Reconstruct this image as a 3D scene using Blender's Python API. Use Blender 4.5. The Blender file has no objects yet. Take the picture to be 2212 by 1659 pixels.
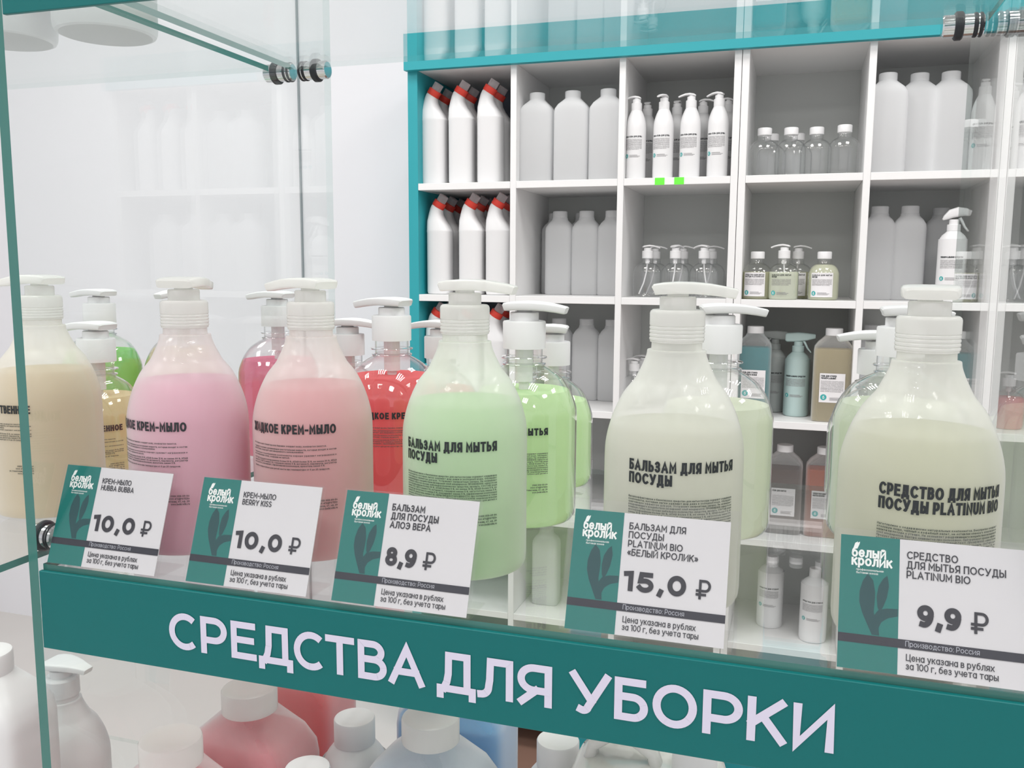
import bpy, bmesh, math, random
from mathutils import Matrix, Vector
random.seed(4)
PI = math.pi
SC = bpy.context.scene
COL = SC.collection
ZO = 1.22            # height of the display shelf above the floor; z below is measured from that shelf

# ------------------------------------------------------------------ camera, world, lights, exposure
cam_d = bpy.data.cameras.new('camera')
cam_d.sensor_width = 36.0
cam_d.lens = 1923.8 / 2212 * 36.0
cam_d.clip_start = 0.02
cam = bpy.data.objects.new('camera', cam_d); COL.objects.link(cam)
_r = Vector((0.95245532, 0.30462217, 0.00584715)); _d = Vector((0.04479666, -0.12103047, -0.99163748)); _f = Vector((-0.30136708, 0.94475233, -0.12892217))
M = Matrix.Identity(4)
for i in range(3):
    M[i][0] = _r[i]; M[i][1] = -_d[i]; M[i][2] = -_f[i]
M[2][3] = 0.22 + ZO
cam.matrix_world = M
SC.camera = cam

w = bpy.data.worlds.new('world'); SC.world = w; w.use_nodes = True
w.node_tree.nodes['Background'].inputs[0].default_value = (.9, .95, 1, 1)
w.node_tree.nodes['Background'].inputs[1].default_value = 0.25

SC.view_settings.view_transform = 'Standard'
SC.view_settings.look = 'None'
SC.view_settings.gamma = 1.0
SC.view_settings.use_curve_mapping = False
SC.view_settings.exposure = -0.61
SC.cycles.max_bounces = 9
SC.cycles.diffuse_bounces = 4
SC.cycles.glossy_bounces = 4
SC.cycles.transmission_bounces = 6
SC.cycles.transparent_max_bounces = 28
SC.cycles.sample_clamp_indirect = 6.0
SC.cycles.adaptive_threshold = 0.02

CEIL = 1.85          # ceiling, above the shelf
def tube_lamp(x, y, sx, sy, power):
    l = bpy.data.lights.new('ceiling_tube', 'AREA'); l.shape = 'RECTANGLE'; l.size = sx; l.size_y = sy
    l.energy = power; l.color = (1.0, .985, .965)
    o = bpy.data.objects.new('ceiling_tube', l); COL.objects.link(o); o.location = (x, y, CEIL - .03 + ZO)
LAMP = 4.4
for fx in (-2.2, -0.8, 0.6, 2.0):          # four-tube recessed fittings in the office ceiling
    for fy in (-1.5, 0.15, 1.55):
        for k in range(4):
            tube_lamp(fx - .21 + .14 * k, fy, .045, .56, LAMP)

# ------------------------------------------------------------------ materials
def srgb(r, g, b):
    f = lambda c: (c/255)/12.92 if c/255 <= .04045 else ((c/255+.055)/1.055)**2.4
    return (f(r), f(g), f(b), 1)
def new_mat(name):
    m = bpy.data.materials.new(name); m.use_nodes = True
    nt = m.node_tree; nt.nodes.clear()
    return m, nt, nt.nodes.new('ShaderNodeOutputMaterial')
def pbr(name, col, rough=.5, metal=0, spec=.5, noise=0, scale=40, coat=0):
    m, nt, out = new_mat(name)
    b = nt.nodes.new('ShaderNodeBsdfPrincipled')
    b.inputs['Base Color'].default_value = col; b.inputs['Roughness'].default_value = rough
    b.inputs['Metallic'].default_value = metal; b.inputs['Specular IOR Level'].default_value = spec
    b.inputs['Coat Weight'].default_value = coat
    if noise:
        tc = nt.nodes.new('ShaderNodeTexCoord'); n = nt.nodes.new('ShaderNodeTexNoise'); n.inputs['Scale'].default_value = scale
        mx = nt.nodes.new('ShaderNodeMixRGB'); mx.inputs[1].default_value = col
        mx.inputs[2].default_value = tuple(c*(1-noise) for c in col[:3]) + (1,)
        nt.links.new(tc.outputs['Object'], n.inputs['Vector']); nt.links.new(n.outputs['Fac'], mx.inputs[0]); nt.links.new(mx.outputs[0], b.inputs['Base Color'])
    nt.links.new(b.outputs[0], out.inputs[0])
    return m
def fresnel(nt, f0=.04, k=1.0):
    """Schlick reflectance for a pane whose rays are not bent"""
    g = nt.nodes.new('ShaderNodeNewGeometry'); dt = nt.nodes.new('ShaderNodeVectorMath'); dt.operation = 'DOT_PRODUCT'
    nt.links.new(g.outputs['Incoming'], dt.inputs[0]); nt.links.new(g.outputs['Normal'], dt.inputs[1])
    def mth(op, a, b=None):
        n = nt.nodes.new('ShaderNodeMath'); n.operation = op
        for i, v in enumerate((a, b)):
            if v is None: continue
            if isinstance(v, (int, float)): n.inputs[i].default_value = v
            else: nt.links.new(v, n.inputs[i])
        return n.outputs[0]
    c = mth('ABSOLUTE', dt.outputs['Value'])
    p = mth('POWER', mth('SUBTRACT', 1.0, c), 5.0)
    return mth('MULTIPLY', mth('ADD', mth('MULTIPLY', p, 1 - f0), f0), k), c
def glass(name, tint=(.97, .99, .985), k=1.0, rough=0.0, f0=.04, edge=None):
    m, nt, out = new_mat(name)
    t = nt.nodes.new('ShaderNodeBsdfTransparent'); t.inputs[0].default_value = tint + (1,)
    g = nt.nodes.new('ShaderNodeBsdfGlossy'); g.inputs['Roughness'].default_value = rough; g.inputs[0].default_value = (1, 1, 1, 1)
    mx = nt.nodes.new('ShaderNodeMixShader')
    f, c = fresnel(nt, f0, k)
    if edge:                                   # a curved wall seen edge-on is a longer way through the plastic
        cr = nt.nodes.new('ShaderNodeMapRange'); cr.inputs['From Min'].default_value = .08; cr.inputs['From Max'].default_value = .5
        mc = nt.nodes.new('ShaderNodeMixRGB'); mc.inputs[1].default_value = edge + (1,); mc.inputs[2].default_value = tint + (1,)
        nt.links.new(c, cr.inputs['Value']); nt.links.new(cr.outputs[0], mc.inputs[0]); nt.links.new(mc.outputs[0], t.inputs[0])
    nt.links.new(f, mx.inputs[0]); nt.links.new(t.outputs[0], mx.inputs[1]); nt.links.new(g.outputs[0], mx.inputs[2]); nt.links.new(mx.outputs[0], out.inputs[0])
    return m
def frosted(name, col=(.9, .9, .88), clear=.42, rough=.35, tint=(1, 1, 1)):
    """milky plastic skin: part clear, part scattering, with a soft sheen"""
    m, nt, out = new_mat(name); L = nt.links.new
    d = nt.nodes.new('ShaderNodeBsdfDiffuse'); d.inputs[0].default_value = col + (1,)
    tr = nt.nodes.new('ShaderNodeBsdfTranslucent'); tr.inputs[0].default_value = col + (1,)
    a = nt.nodes.new('ShaderNodeMixShader'); a.inputs[0].default_value = .45
    L(d.outputs[0], a.inputs[1]); L(tr.outputs[0], a.inputs[2])
    t = nt.nodes.new('ShaderNodeBsdfTransparent'); t.inputs[0].default_value = tint + (1,)
    b = nt.nodes.new('ShaderNodeMixShader')
    f, c = fresnel(nt, .05, .7)
    # seen edge-on the skin is thicker, so it scatters more
    mp = nt.nodes.new('ShaderNodeMath'); mp.operation = 'MULTIPLY'; mp.inputs[1].default_value = clear; L(c, mp.inputs[0])
    L(mp.outputs[0], b.inputs[0]); L(a.outputs[0], b.inputs[1]); L(t.outputs[0], b.inputs[2])
    g = nt.nodes.new('ShaderNodeBsdfGlossy'); g.inputs['Roughness'].default_value = rough
    e = nt.nodes.new('ShaderNodeMixShader'); L(f, e.inputs[0]); L(b.outputs[0], e.inputs[1]); L(g.outputs[0], e.inputs[2])
    L(e.outputs[0], out.inputs[0])
    return m
def liquid(name, col, clear=0.0):
    m, nt, out = new_mat(name); L = nt.links.new
    d = nt.nodes.new('ShaderNodeBsdfDiffuse'); d.inputs[0].default_value = col
    tr = nt.nodes.new('ShaderNodeBsdfTranslucent'); tr.inputs[0].default_value = col
    a = nt.nodes.new('ShaderNodeMixShader'); a.inputs[0].default_value = .45
    L(d.outputs[0], a.inputs[1]); L(tr.outputs[0], a.inputs[2])
    last = a
    if clear:
        t = nt.nodes.new('ShaderNodeBsdfTransparent'); t.inputs[0].default_value = tuple(min(1, c ** .7) for c in col[:3]) + (1,)
        b = nt.nodes.new('ShaderNodeMixShader'); b.inputs[0].default_value = clear
        L(a.outputs[0], b.inputs[1]); L(t.outputs[0], b.inputs[2]); last = b
    L(last.outputs[0], out.inputs[0])
    return m

MT = {}
MT['wall'] = pbr('painted_white_wall', srgb(238, 238, 242), .7, noise=.03, scale=3)
MT['ceiling'] = pbr('ceiling_tiles', srgb(240, 240, 238), .8)
MT['floor'] = pbr('brown_marble_floor', srgb(150, 118, 104), .25, noise=.45, scale=2.2)
MT['floor_pale'] = pbr('pale_floor_tiles', srgb(214, 210, 206), .3, noise=.06, scale=4)
MT['white_board'] = pbr('white_laminate', srgb(238, 238, 238), .45)
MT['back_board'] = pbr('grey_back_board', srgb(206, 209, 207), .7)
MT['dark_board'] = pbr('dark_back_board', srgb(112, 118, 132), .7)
MT['teal_board'] = pbr('teal_laminate', srgb(40, 160, 170), .45)
MT['teal_sign'] = pbr('teal_sign_vinyl', srgb(10, 108, 108), .42, spec=.3)
MT['lilac_print'] = pbr('white_sign_lettering', srgb(220, 216, 236), .5)
MT['pane'] = glass('clear_glass', (.975, .99, .985))
MT['pane_edge'] = pbr('green_glass_edge', srgb(70, 125, 118), .15)
MT['pane_edge_pale'] = glass('green_tinted_edge', (.86, .92, .905), 1.0)
MT['acrylic'] = glass('acrylic_sheet', (.985, .985, .985), .6)
MT['chrome'] = pbr('polished_chrome', (.75, .76, .78, 1), .12, metal=1)
MT['rubber'] = pbr('black_rubber', srgb(35, 38, 44), .5)
MT['shell'] = frosted('frosted_bottle_plastic', (.95, .95, .92), .55)
MT['shell_pump'] = frosted('milky_pump_plastic', (.95, .95, .93), .30, .25)
MT['natural'] = frosted('natural_white_plastic', (.95, .96, .97), .10, .45)
MT['natural_clear'] = frosted('natural_translucent_plastic', (.95, .95, .95), .80, .4)
MT['pet'] = glass('clear_bottle_plastic', (.985, .99, .99), 1.5, 0.015, .06, (.68, .70, .71))
MT['pet_ring'] = glass('clear_neck_ring', (.90, .91, .92), 2.2, .03, .08, (.34, .36, .37))
MT['white_plastic'] = pbr('white_plastic', srgb(234, 234, 235), .35)
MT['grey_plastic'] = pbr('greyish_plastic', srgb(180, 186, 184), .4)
MT['mint_plastic'] = pbr('pale_mint_plastic', srgb(186, 208, 206), .4)
MT['gloss_white'] = pbr('glossy_white_plastic', srgb(232, 232, 228), .12, coat=.6)
MT['red_plastic'] = pbr('red_plastic_collar', srgb(226, 66, 52), .4)
MT['cap_clear'] = frosted('translucent_grey_cap', (.86, .80, .82), .62, .3)
MT['ink'] = pbr('dark_printing_ink', srgb(38, 44, 48), .6)
MT['ink_soft'] = pbr('fine_printing_ink', srgb(88, 94, 92), .6)
MT['grey_ink'] = pbr('grey_printing_ink', srgb(150, 148, 150), .6)
MT['paper'] = pbr('white_card', srgb(211, 211, 214), .4)
MT['label_paper'] = pbr('white_label', srgb(236, 234, 236), .5)
MT['teal_card'] = pbr('teal_card_print', srgb(6, 114, 108), .35)
MT['teal_dark'] = pbr('dark_teal_print', srgb(6, 68, 72), .35)
MT['navy'] = pbr('navy_print', srgb(32, 35, 48), .4)
MT['card_text'] = pbr('charcoal_card_lettering', srgb(34, 36, 46), .5)
MT['pale_text'] = pbr('pale_strip_lettering', srgb(176, 180, 190), .5)
MT['logo_white'] = pbr('white_logo_print', srgb(236, 242, 240), .4)
MT['emblem'] = pbr('teal_emblem_print', srgb(62, 172, 172), .5)
MT['neon'] = pbr('neon_green_sticker', srgb(112, 255, 70), .6)
for n, c, cl in (('pink', (244, 176, 208), 0), ('berry', (242, 156, 168), 0), ('aloe', (204, 242, 188), 0), ('milk', (228, 231, 214), 0), ('bio', (214, 218, 184), 0), ('soap_yellow', (234, 216, 168), 0), ('red', (251, 132, 136), .05), ('hot_pink', (248, 156, 186), .1), ('lime', (228, 251, 208), .05), ('lime2', (228, 251, 208), .05), ('cream_green', (240, 244, 228), .05), ('green', (168, 232, 148), .1), ('yellow', (240, 226, 188), .05), ('teal', (30, 158, 166), .05), ('beige', (206, 192, 146), .1), ('brown', (92, 68, 56), .1), ('amber', (198, 96, 44), .1), ('blue', (126, 198, 240), .1), ('pale_blue', (208, 222, 234), 0), ('rose', (244, 156, 166), 0), ('olive', (214, 214, 182), .25), ('cream', (234, 236, 214), 0), ('bred', (248, 148, 154), .05), ('pale_bio', (230, 237, 220), .1)):
    MT['liq_' + n] = liquid(n + '_liquid', srgb(*c), cl)

# ------------------------------------------------------------------ object helpers
def finish(bm, name, mats, smooth=None):
    bmesh.ops.recalc_face_normals(bm, faces=bm.faces[:])
    me = bpy.data.meshes.new(name); bm.to_mesh(me); bm.free()
    for m in (mats if isinstance(mats, (list, tuple)) else [mats]): me.materials.append(m)
    if smooth is not None:
        me.polygons.foreach_set('use_smooth', [True] * len(me.polygons))
        me.set_sharp_from_angle(angle=math.radians(smooth))
    return me
def obj(name, bm, mats, parent=None, smooth=None, label=None):
    me = bm if isinstance(bm, bpy.types.Mesh) else finish(bm, name, mats, smooth)
    o = bpy.data.objects.new(name, me); COL.objects.link(o)
    if parent: o.parent = parent
    else: o.location = (0, 0, ZO)
    if label: o['label'] = label
    return o
def tag(o, label, cat, group=None, kind=None):
    if label: o['label'] = label
    if cat: o['category'] = cat
    if group: o['group'] = group
    if kind: o['kind'] = kind
    return o
def thing(name, label, cat, loc=(0, 0, 0), rotz=0, group=None):
    o = bpy.data.objects.new(name, None); COL.objects.link(o)
    o.empty_display_size = .02
    o.location = (loc[0], loc[1], loc[2] + ZO); o.rotation_euler = (0, 0, rotz)
    return tag(o, label, cat, group)
def struct(name, bm, m, label=None, cat=None):
    o = obj(name, bm, m); o['kind'] = 'structure'
    return tag(o, label, cat)
def dup(root, loc, rotz, label, group=None, scale=1.0):
    r = root.copy(); COL.objects.link(r)
    r.location = (loc[0], loc[1], loc[2] + ZO); r.rotation_euler = (0, 0, rotz); r.scale = (scale,) * 3
    r['label'] = label
    if group: r['group'] = group
    for ch in root.children:
        c = ch.copy(); COL.objects.link(c); c.parent = r
        for g in ch.children:
            d = g.copy(); COL.objects.link(d); d.parent = c
    return r
def box(bm, x0, x1, y0, y1, z0, z1, mi=0):
    v = [bm.verts.new((x, y, z)) for z in (z0, z1) for y in (y0, y1) for x in (x0, x1)]
    fs = []
    for q in ((0, 2, 3, 1), (4, 5, 7, 6), (0, 1, 5, 4), (2, 6, 7, 3), (0, 4, 6, 2), (1, 3, 7, 5)):
        f = bm.faces.new([v[i] for i in q]); f.material_index = mi; fs.append(f)
    return fs
def BM(): return bmesh.new()
def boxes(*bs):
    bm = BM()
    for b in bs: box(bm, *b)
    return bm
def bevelled(bm, w, seg=2):
    bmesh.ops.bevel(bm, geom=bm.edges[:], offset=w, segments=seg, affect='EDGES', profile=.5)
    return bm
def rings(bm, rr, cap0=True, cap1=True, mi=0):
    """skin a list of rings of equal length"""
    vs = [[bm.verts.new(p) for p in r] for r in rr]
    n = len(vs[0])
    for a, b in zip(vs, vs[1:]):
        for i in range(n):
            f = bm.faces.new((a[i], a[(i+1) % n], b[(i+1) % n], b[i])); f.material_index = mi
    if cap0: bm.faces.new(vs[0][::-1]).material_index = mi
    if cap1: bm.faces.new(vs[-1]).material_index = mi
    return bm
def lathe(prof, n=40, bm=None, cx=0, cy=0, cap0=True, cap1=True, mi=0):
    bm = bm or BM()
    return rings(bm, [[(cx + r*math.cos(2*PI*i/n), cy + r*math.sin(2*PI*i/n), z) for i in range(n)] for r, z in prof], cap0, cap1, mi)
def smooth_prof(pts, sub=4):
    """Catmull-Rom through (r, z) points"""
    out = []
    for i in range(len(pts) - 1):
        p0, p1, p2, p3 = pts[max(i-1, 0)], pts[i], pts[i+1], pts[min(i+2, len(pts)-1)]
        for k in range(sub):
            t = k / sub
            out.append(tuple(.5*((2*p1[j]) + (-p0[j]+p2[j])*t + (2*p0[j]-5*p1[j]+4*p2[j]-p3[j])*t*t + (-p0[j]+3*p1[j]-3*p2[j]+p3[j])*t**3) for j in (0, 1)))
    return out + [pts[-1]]
def sq_ring(cx, cy, z, hx, hy, e=4.0, n=40, tilt=0.0):
    """rounded-rectangle section; tilt leans it about y"""
    out = []
    for i in range(n):
        a = 2*PI*(i + .5)/n; c, s = math.cos(a), math.sin(a)
        x = hx*math.copysign(abs(c)**(2/e), c); y = hy*math.copysign(abs(s)**(2/e), s)
        out.append((cx + x*math.cos(tilt), cy + y, z - x*math.sin(tilt)))
    return out
def sweep(bm, path, wid, hgt, e=5.0, n=16, mi=0):
    """sweep a rounded-rectangle section along a path lying in the x-z plane"""
    rr = []
    for i, (x, z) in enumerate(path):
        a, b = path[max(i-1, 0)], path[min(i+1, len(path)-1)]
        tx, tz = b[0]-a[0], b[1]-a[1]; L = math.hypot(tx, tz) or 1; tx /= L; tz /= L
        wv = wid[i] if isinstance(wid, (list, tuple)) else wid
        hv = hgt[i] if isinstance(hgt, (list, tuple)) else hgt
        ring = []
        for k in range(n):
            an = 2*PI*(k+.5)/n; c, s = math.cos(an), math.sin(an)
            u = wv/2*math.copysign(abs(c)**(2/e), c); v = hv/2*math.copysign(abs(s)**(2/e), s)
            ring.append((x - tz*v, u, z + tx*v))
        rr.append(ring)
    return rings(bm, rr, mi=mi)

# ------------------------------------------------------------------ a stroke alphabet (centre lines in a unit cap height)
def A(cx, cy, rx, ry, a0, a1): return ('a', cx, cy, rx, ry, a0, a1)
G = {
'А': (.86, [[(0, 0), (.43, 1), (.86, 0)], [(.15, .3), (.71, .3)]]),
'Б': (.64, [[(.58, 1), (0, 1), (0, 0), (.36, 0), A(.36, .29, .28, .29, -90, 90), (0, .58)]]),
'В': (.64, [[(0, .53), (0, 1), (.34, 1), A(.34, .765, .24, .235, 90, -90), (0, .53), (0, 0), (.37, 0), A(.37, .265, .27, .265, -90, 90), (.3, .53)]]),
'Г': (.56, [[(.56, 1), (0, 1), (0, 0)]]),
'Д': (.86, [[(0, -.2), (0, 0), (.86, 0), (.86, -.2)], [(.1, 0), (.18, .2), (.22, .45), (.23, 1), (.72, 1), (.72, 0)]]),
'Е': (.62, [[(.6, 1), (0, 1), (0, 0), (.62, 0)], [(0, .52), (.55, .52)]]),
'Ж': (1.06, [[(0, 1), (.36, .52), (0, 0)], [(1.06, 1), (.70, .52), (1.06, 0)], [(.53, 0), (.53, 1)], [(.36, .52), (.70, .52)]]),
'З': (.6, [[A(.28, .76, .27, .24, 155, -90), (.2, .52)], [(.28, .52), A(.28, .26, .31, .26, 90, -155)]]),
'И': (.76, [[(0, 1), (0, 0), (.76, 1), (.76, 0)]]),
'Й': (.76, [[(0, 1), (0, 0), (.76, 1), (.76, 0)], [A(.38, 1.32, .16, .14, 200, 340)]]),
'К': (.68, [[(0, 0), (0, 1)], [(.66, 1), (.02, .40)], [(.26, .60), (.68, 0)]]),
'Л': (.76, [[(-.04, .0), A(-.04, .24, .22, .24, -80, 0), (.21, .45), (.23, 1), (.76, 1), (.76, 0)]]),
'М': (.88, [[(0, 0), (0, 1), (.44, .3), (.88, 1), (.88, 0)]]),
'Н': (.74, [[(0, 0), (0, 1)], [(.74, 0), (.74, 1)], [(0, .52), (.74, .52)]]),
'О': (.96, [[A(.48, .5, .48, .5, 0, 360)]]),
'П': (.72, [[(0, 0), (0, 1), (.72, 1), (.72, 0)]]),
'Р': (.66, [[(0, 0), (0, 1), (.35, 1), A(.35, .675, .31, .325, 90, -90), (0, .35)]]),
'С': (.84, [[A(.48, .5, .48, .5, 48, 312)]]),
'Т': (.74, [[(0, 1), (.74, 1)], [(.37, 1), (.37, 0)]]),
'У': (.82, [[(0, 1), (.44, .3)], [(.82, 1), (.36, .1), A(.24, .17, .14, .17, -40, -115)]]),
'Ф': (1.0, [[A(.5, .53, .5, .33, 0, 360)], [(.5, -.02), (.5, 1.04)]]),
'Х': (.76, [[(0, 0), (.76, 1)], [(0, 1), (.76, 0)]]),
'Ц': (.8, [[(0, 1), (0, 0), (.82, 0), (.82, -.2)], [(.72, 0), (.72, 1)]]),
'Ч': (.66, [[(0, 1), (0, .7), A(.26, .66, .26, .26, 180, 270), (.66, .44)], [(.66, 0), (.66, 1)]]),
'Ш': (1.04, [[(0, 1), (0, 0), (1.04, 0), (1.04, 1)], [(.52, 0), (.52, 1)]]),
'Щ': (1.14, [[(0, 1), (0, 0), (1.14, 0), (1.14, -.2)], [(.52, 0), (.52, 1)], [(1.04, 0), (1.04, 1)]]),
'Ъ': (.8, [[(-.1, 1), (.16, 1), (.16, 0), (.5, 0), A(.5, .29, .28, .29, -90, 90), (.16, .58)]]),
'Ы': (.9, [[(0, 1), (0, 0), (.33, 0), A(.33, .29, .27, .29, -90, 90), (0, .58)], [(.9, 0), (.9, 1)]]),
'Ь': (.62, [[(0, 1), (0, 0), (.35, 0), A(.35, .29, .27, .29, -90, 90), (0, .58)]]),
'Э': (.82, [[A(.34, .5, .48, .5, 132, -132)], [(.25, .52), (.8, .52)]]),
'Ю': (1.18, [[(0, 0), (0, 1)], [A(.72, .5, .46, .5, 0, 360)], [(0, .52), (.26, .52)]]),
'Я': (.66, [[(.66, 0), (.66, 1), (.31, 1), A(.31, .675, .31, .325, 90, 270), (.66, .35)], [(.36, .35), (.02, 0)]]),
'I': (0, [[(0, 0), (0, 1)]]), 'L': (.54, [[(0, 1), (0, 0), (.54, 0)]]), 'N': (.76, [[(0, 0), (0, 1), (.76, 0), (.76, 1)]]),
'R': (.66, [[(0, 0), (0, 1), (.35, 1), A(.35, .675, .31, .325, 90, -90), (0, .35)], [(.3, .35), (.64, 0)]]),
'S': (.6, [[A(.3, .755, .28, .245, 30, 270), A(.3, .255, .3, .255, 90, -150)]]),
'U': (.72, [[(0, 1), (0, .36), A(.36, .36, .36, .36, 180, 360), (.72, 1)]]),
'Y': (.76, [[(0, 1), (.38, .42), (.76, 1)], [(.38, .42), (.38, 0)]]),
'0': (.7, [[A(.35, .5, .35, .5, 0, 360)]]),
'1': (.26, [[(0, .96), (.26, 1), (.26, 0)]]),
'2': (.6, [[A(.29, .71, .28, .29, 160, -35), (0, 0), (.6, 0)]]),
'3': (.6, [[A(.28, .76, .27, .24, 155, -90), (.2, .52)], [(.28, .52), A(.28, .26, .31, .26, 90, -155)]]),
'4': (.7, [[(.46, 0), (.46, 1), (0, .26), (.7, .26)]]),
'5': (.62, [[(.56, 1), (.1, 1), (.05, .57), (.3, .6), A(.3, .3, .32, .3, 85, -150)]]),
'6': (.64, [[A(.32, .31, .32, .31, 0, 360)], [(.02, .34), A(.4, .4, .39, .6, 172, 75)]]),
'7': (.6, [[(0, 1), (.6, 1), (.2, 0)]]),
'8': (.64, [[A(.32, .27, .32, .27, 0, 360)], [A(.32, .77, .27, .23, 0, 360)]]),
'9': (.64, [[A(.32, .69, .32, .31, 0, 360)], [(.63, .66), A(.24, .6, .39, .6, 8, -105)]]),
'₽': (.78, [[(.18, -.0), (.18, 1), (.5, 1), A(.5, .71, .28, .29, 90, -90), (0, .42)], [(0, .2), (.5, .2)]]),
'%': (.8, [[A(.16, .78, .16, .2, 0, 360)], [A(.64, .22, .16, .2, 0, 360)], [(.12, 0), (.68, 1)]]),
'.': (.02, [[(0, 0), (.02, 0)]]), ':': (.02, [[(0, 0), (.02, 0)], [(0, .6), (.02, .6)]]), ',': (.06, [[(.06, .02), (.0, -.17)]]),
'-': (.34, [[(0, .42), (.34, .42)]]), '/': (.4, [[(0, 0), (.4, 1)]]), '(': (.16, [[A(.3, .5, .3, .6, 130, 230)]]), ')': (.16, [[A(-.14, .5, .3, .6, 50, -50)]]),
'«': (.5, [[(.2, .66), (0, .4), (.2, .14)], [(.5, .66), (.3, .4), (.5, .14)]]), '»': (.5, [[(0, .66), (.2, .4), (0, .14)], [(.3, .66), (.5, .4), (.3, .14)]]),
'w': (.9, [[(0, .7), (.22, 0), (.45, .7), (.68, 0), (.9, .7)]]),
}
for a, b in zip('ABEHKMOPTCX', 'АВЕНКМОРТСХ'): G[a] = G[b]
XH = .72
def _sc(paths, sx, sy):
    o = []
    for p in paths:
        o.append([('a', q[1]*sx, q[2]*sy, q[3]*sx, q[4]*sy, q[5], q[6]) if q[0] == 'a' else (q[0]*sx, q[1]*sy) for q in p])
    return o
for c in 'вгджзийклмнптцчшщъыьэюях':
    wd, ps = G[c.upper()]; G[c] = (wd*.82, _sc(ps, .82, XH))
G['о'] = G['o'] = (.66, [[A(.33, .36, .33, .36, 0, 360)]])
G['а'] = G['a'] = (.62, [[A(.31, .36, .31, .36, 0, 360)], [(.62, 0), (.62, XH)]])
G['б'] = (.64, [[A(.32, .33, .32, .33, 0, 360)], [(.02, .38), (.06, .7), (.22, .92), (.56, 1.0)]])
G['е'] = G['e'] = (.64, [[(.0, .37), (.64, .37), A(.32, .36, .32, .36, 0, 320)]])
G['р'] = G['p'] = (.62, [[A(.31, .36, .31, .36, 0, 360)], [(0, XH), (0, -.26)]])
G['с'] = G['c'] = (.56, [[A(.33, .36, .33, .36, 45, 315)]])
G['у'] = G['y'] = (.6, [[(0, XH), (.31, .04)], [(.6, XH), (.24, -.18), (.06, -.24)]])
G['ф'] = (.9, [[A(.45, .36, .45, .36, 0, 360)], [(.45, -.26), (.45, 1)]])
G['b'] = (.62, [[A(.31, .36, .31, .36, 0, 360)], [(0, 0), (0, 1)]])
G['l'] = (.0, [[(0, 0), (0, 1)]]); G['i'] = (0, [[(0, 0), (0, XH)], [(0, .95), (0, .97)]]); G['u'] = (.56, [[(0, XH), (0, .3), A(.28, .3, .28, .3, 180, 360), (.56, XH)], [(.56, 0), (.56, .3)]])
G['k'] = (.52, [[(0, 0), (0, 1)], [(.5, XH), (0, .28)], [(.2, .42), (.52, 0)]]); G['r'] = (.32, [[(0, 0), (0, XH)], [(0, .4), A(.3, .4, .3, .32, 170, 85)]])
SPACE = .34
def _pts(path, q, sx, sy, off):
    out = []
    for p in path:
        if p[0] == 'a':
            _, cx, cy, rx, ry, a0, a1 = p; n = max(2, int(round(abs(a1-a0)/90*q)))
            for i in range(n+1):
                t = math.radians(a0 + (a1-a0)*i/n); out.append((off + (cx+rx*math.cos(t))*sx, (cy+ry*math.sin(t))*sy))
        else: out.append((off + p[0]*sx, p[1]*sy))
    o2 = [out[0]]
    for p in out[1:]:
        if math.hypot(p[0]-o2[-1][0], p[1]-o2[-1][1]) > 1e-7: o2.append(p)
    return o2
def ribbon(pts, wt, dy, faces):
    closed = len(pts) > 3 and math.hypot(pts[0][0]-pts[-1][0], pts[0][1]-pts[-1][1]) < wt*.05
    if closed: pts = pts[:-1]
    n = len(pts); h = wt/2; L = []; R = []
    for i in range(n):
        d = []
        if closed or i > 0: a, b = pts[i-1], pts[i]; l = math.hypot(b[0]-a[0], b[1]-a[1]); d.append(((b[0]-a[0])/l, (b[1]-a[1])/l))
        if closed or i < n-1: a, b = pts[i], pts[(i+1) % n]; l = math.hypot(b[0]-a[0], b[1]-a[1]); d.append(((b[0]-a[0])/l, (b[1]-a[1])/l))
        tx, ty = sum(v[0] for v in d), sum(v[1] for v in d); l = math.hypot(tx, ty)
        if l < 1e-6: tx, ty = d[0]; l = 1
        tx /= l; ty /= l; k = 1 / max(.45, tx*d[0][0] + ty*d[0][1])
        x, y = pts[i]
        if not closed and i == 0: x -= tx*h*dy; y -= ty*h*dy
        if not closed and i == n-1: x += tx*h*dy; y += ty*h*dy
        L.append((x - ty*h*k, y + tx*h*k)); R.append((x + ty*h*k, y - tx*h*k))
    for i in range(n if closed else n-1):
        j = (i+1) % n; faces.append((R[i], R[j], L[j], L[i]))
def text(s, cap, wt, xs=1.0, track=.16, q=3, x0=0.0, y0=0.0, fit=None, align=0):
    """flat lettering: quads in the plane, origin at the left end of the base line; fit stretches it to a width"""
    sy = cap - wt; sx = sy*xs
    adv = [(SPACE*sx + wt*.5) if c == ' ' else ((G.get(c) or G['о'])[0]*sx + wt + track*sy*(xs**.5)) for c in s]
    tot = sum(adv) - (track*sy*(xs**.5))
    k = 1.0
    if fit:
        k = fit/tot
    faces = []; x = 0
    for c, a in zip(s, adv):
        if c != ' ':
            ps = (G.get(c) or G['о'])[1]
            for p in ps:
                pts = _pts(p, q, sx*k, sy, x*k + wt/2)
                if len(pts) > 1: ribbon([(u, v + wt/2) for u, v in pts], wt, 1.0, faces)
        x += a
    off = x0 - align*tot*k
    return [[(u+off, v+y0) for u, v in f] for f in faces], tot*k
def wrap(s, cap, wt, width, xs):
    """break a paragraph into lines that fill the width"""
    lines = []; cur = ''
    for wd in s.split():
        t = (cur + ' ' + wd).strip()
        if text(t, cap, wt, xs, q=1)[1] > width and cur: lines.append(cur); cur = wd
        else: cur = t
    return lines + [cur]
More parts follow.
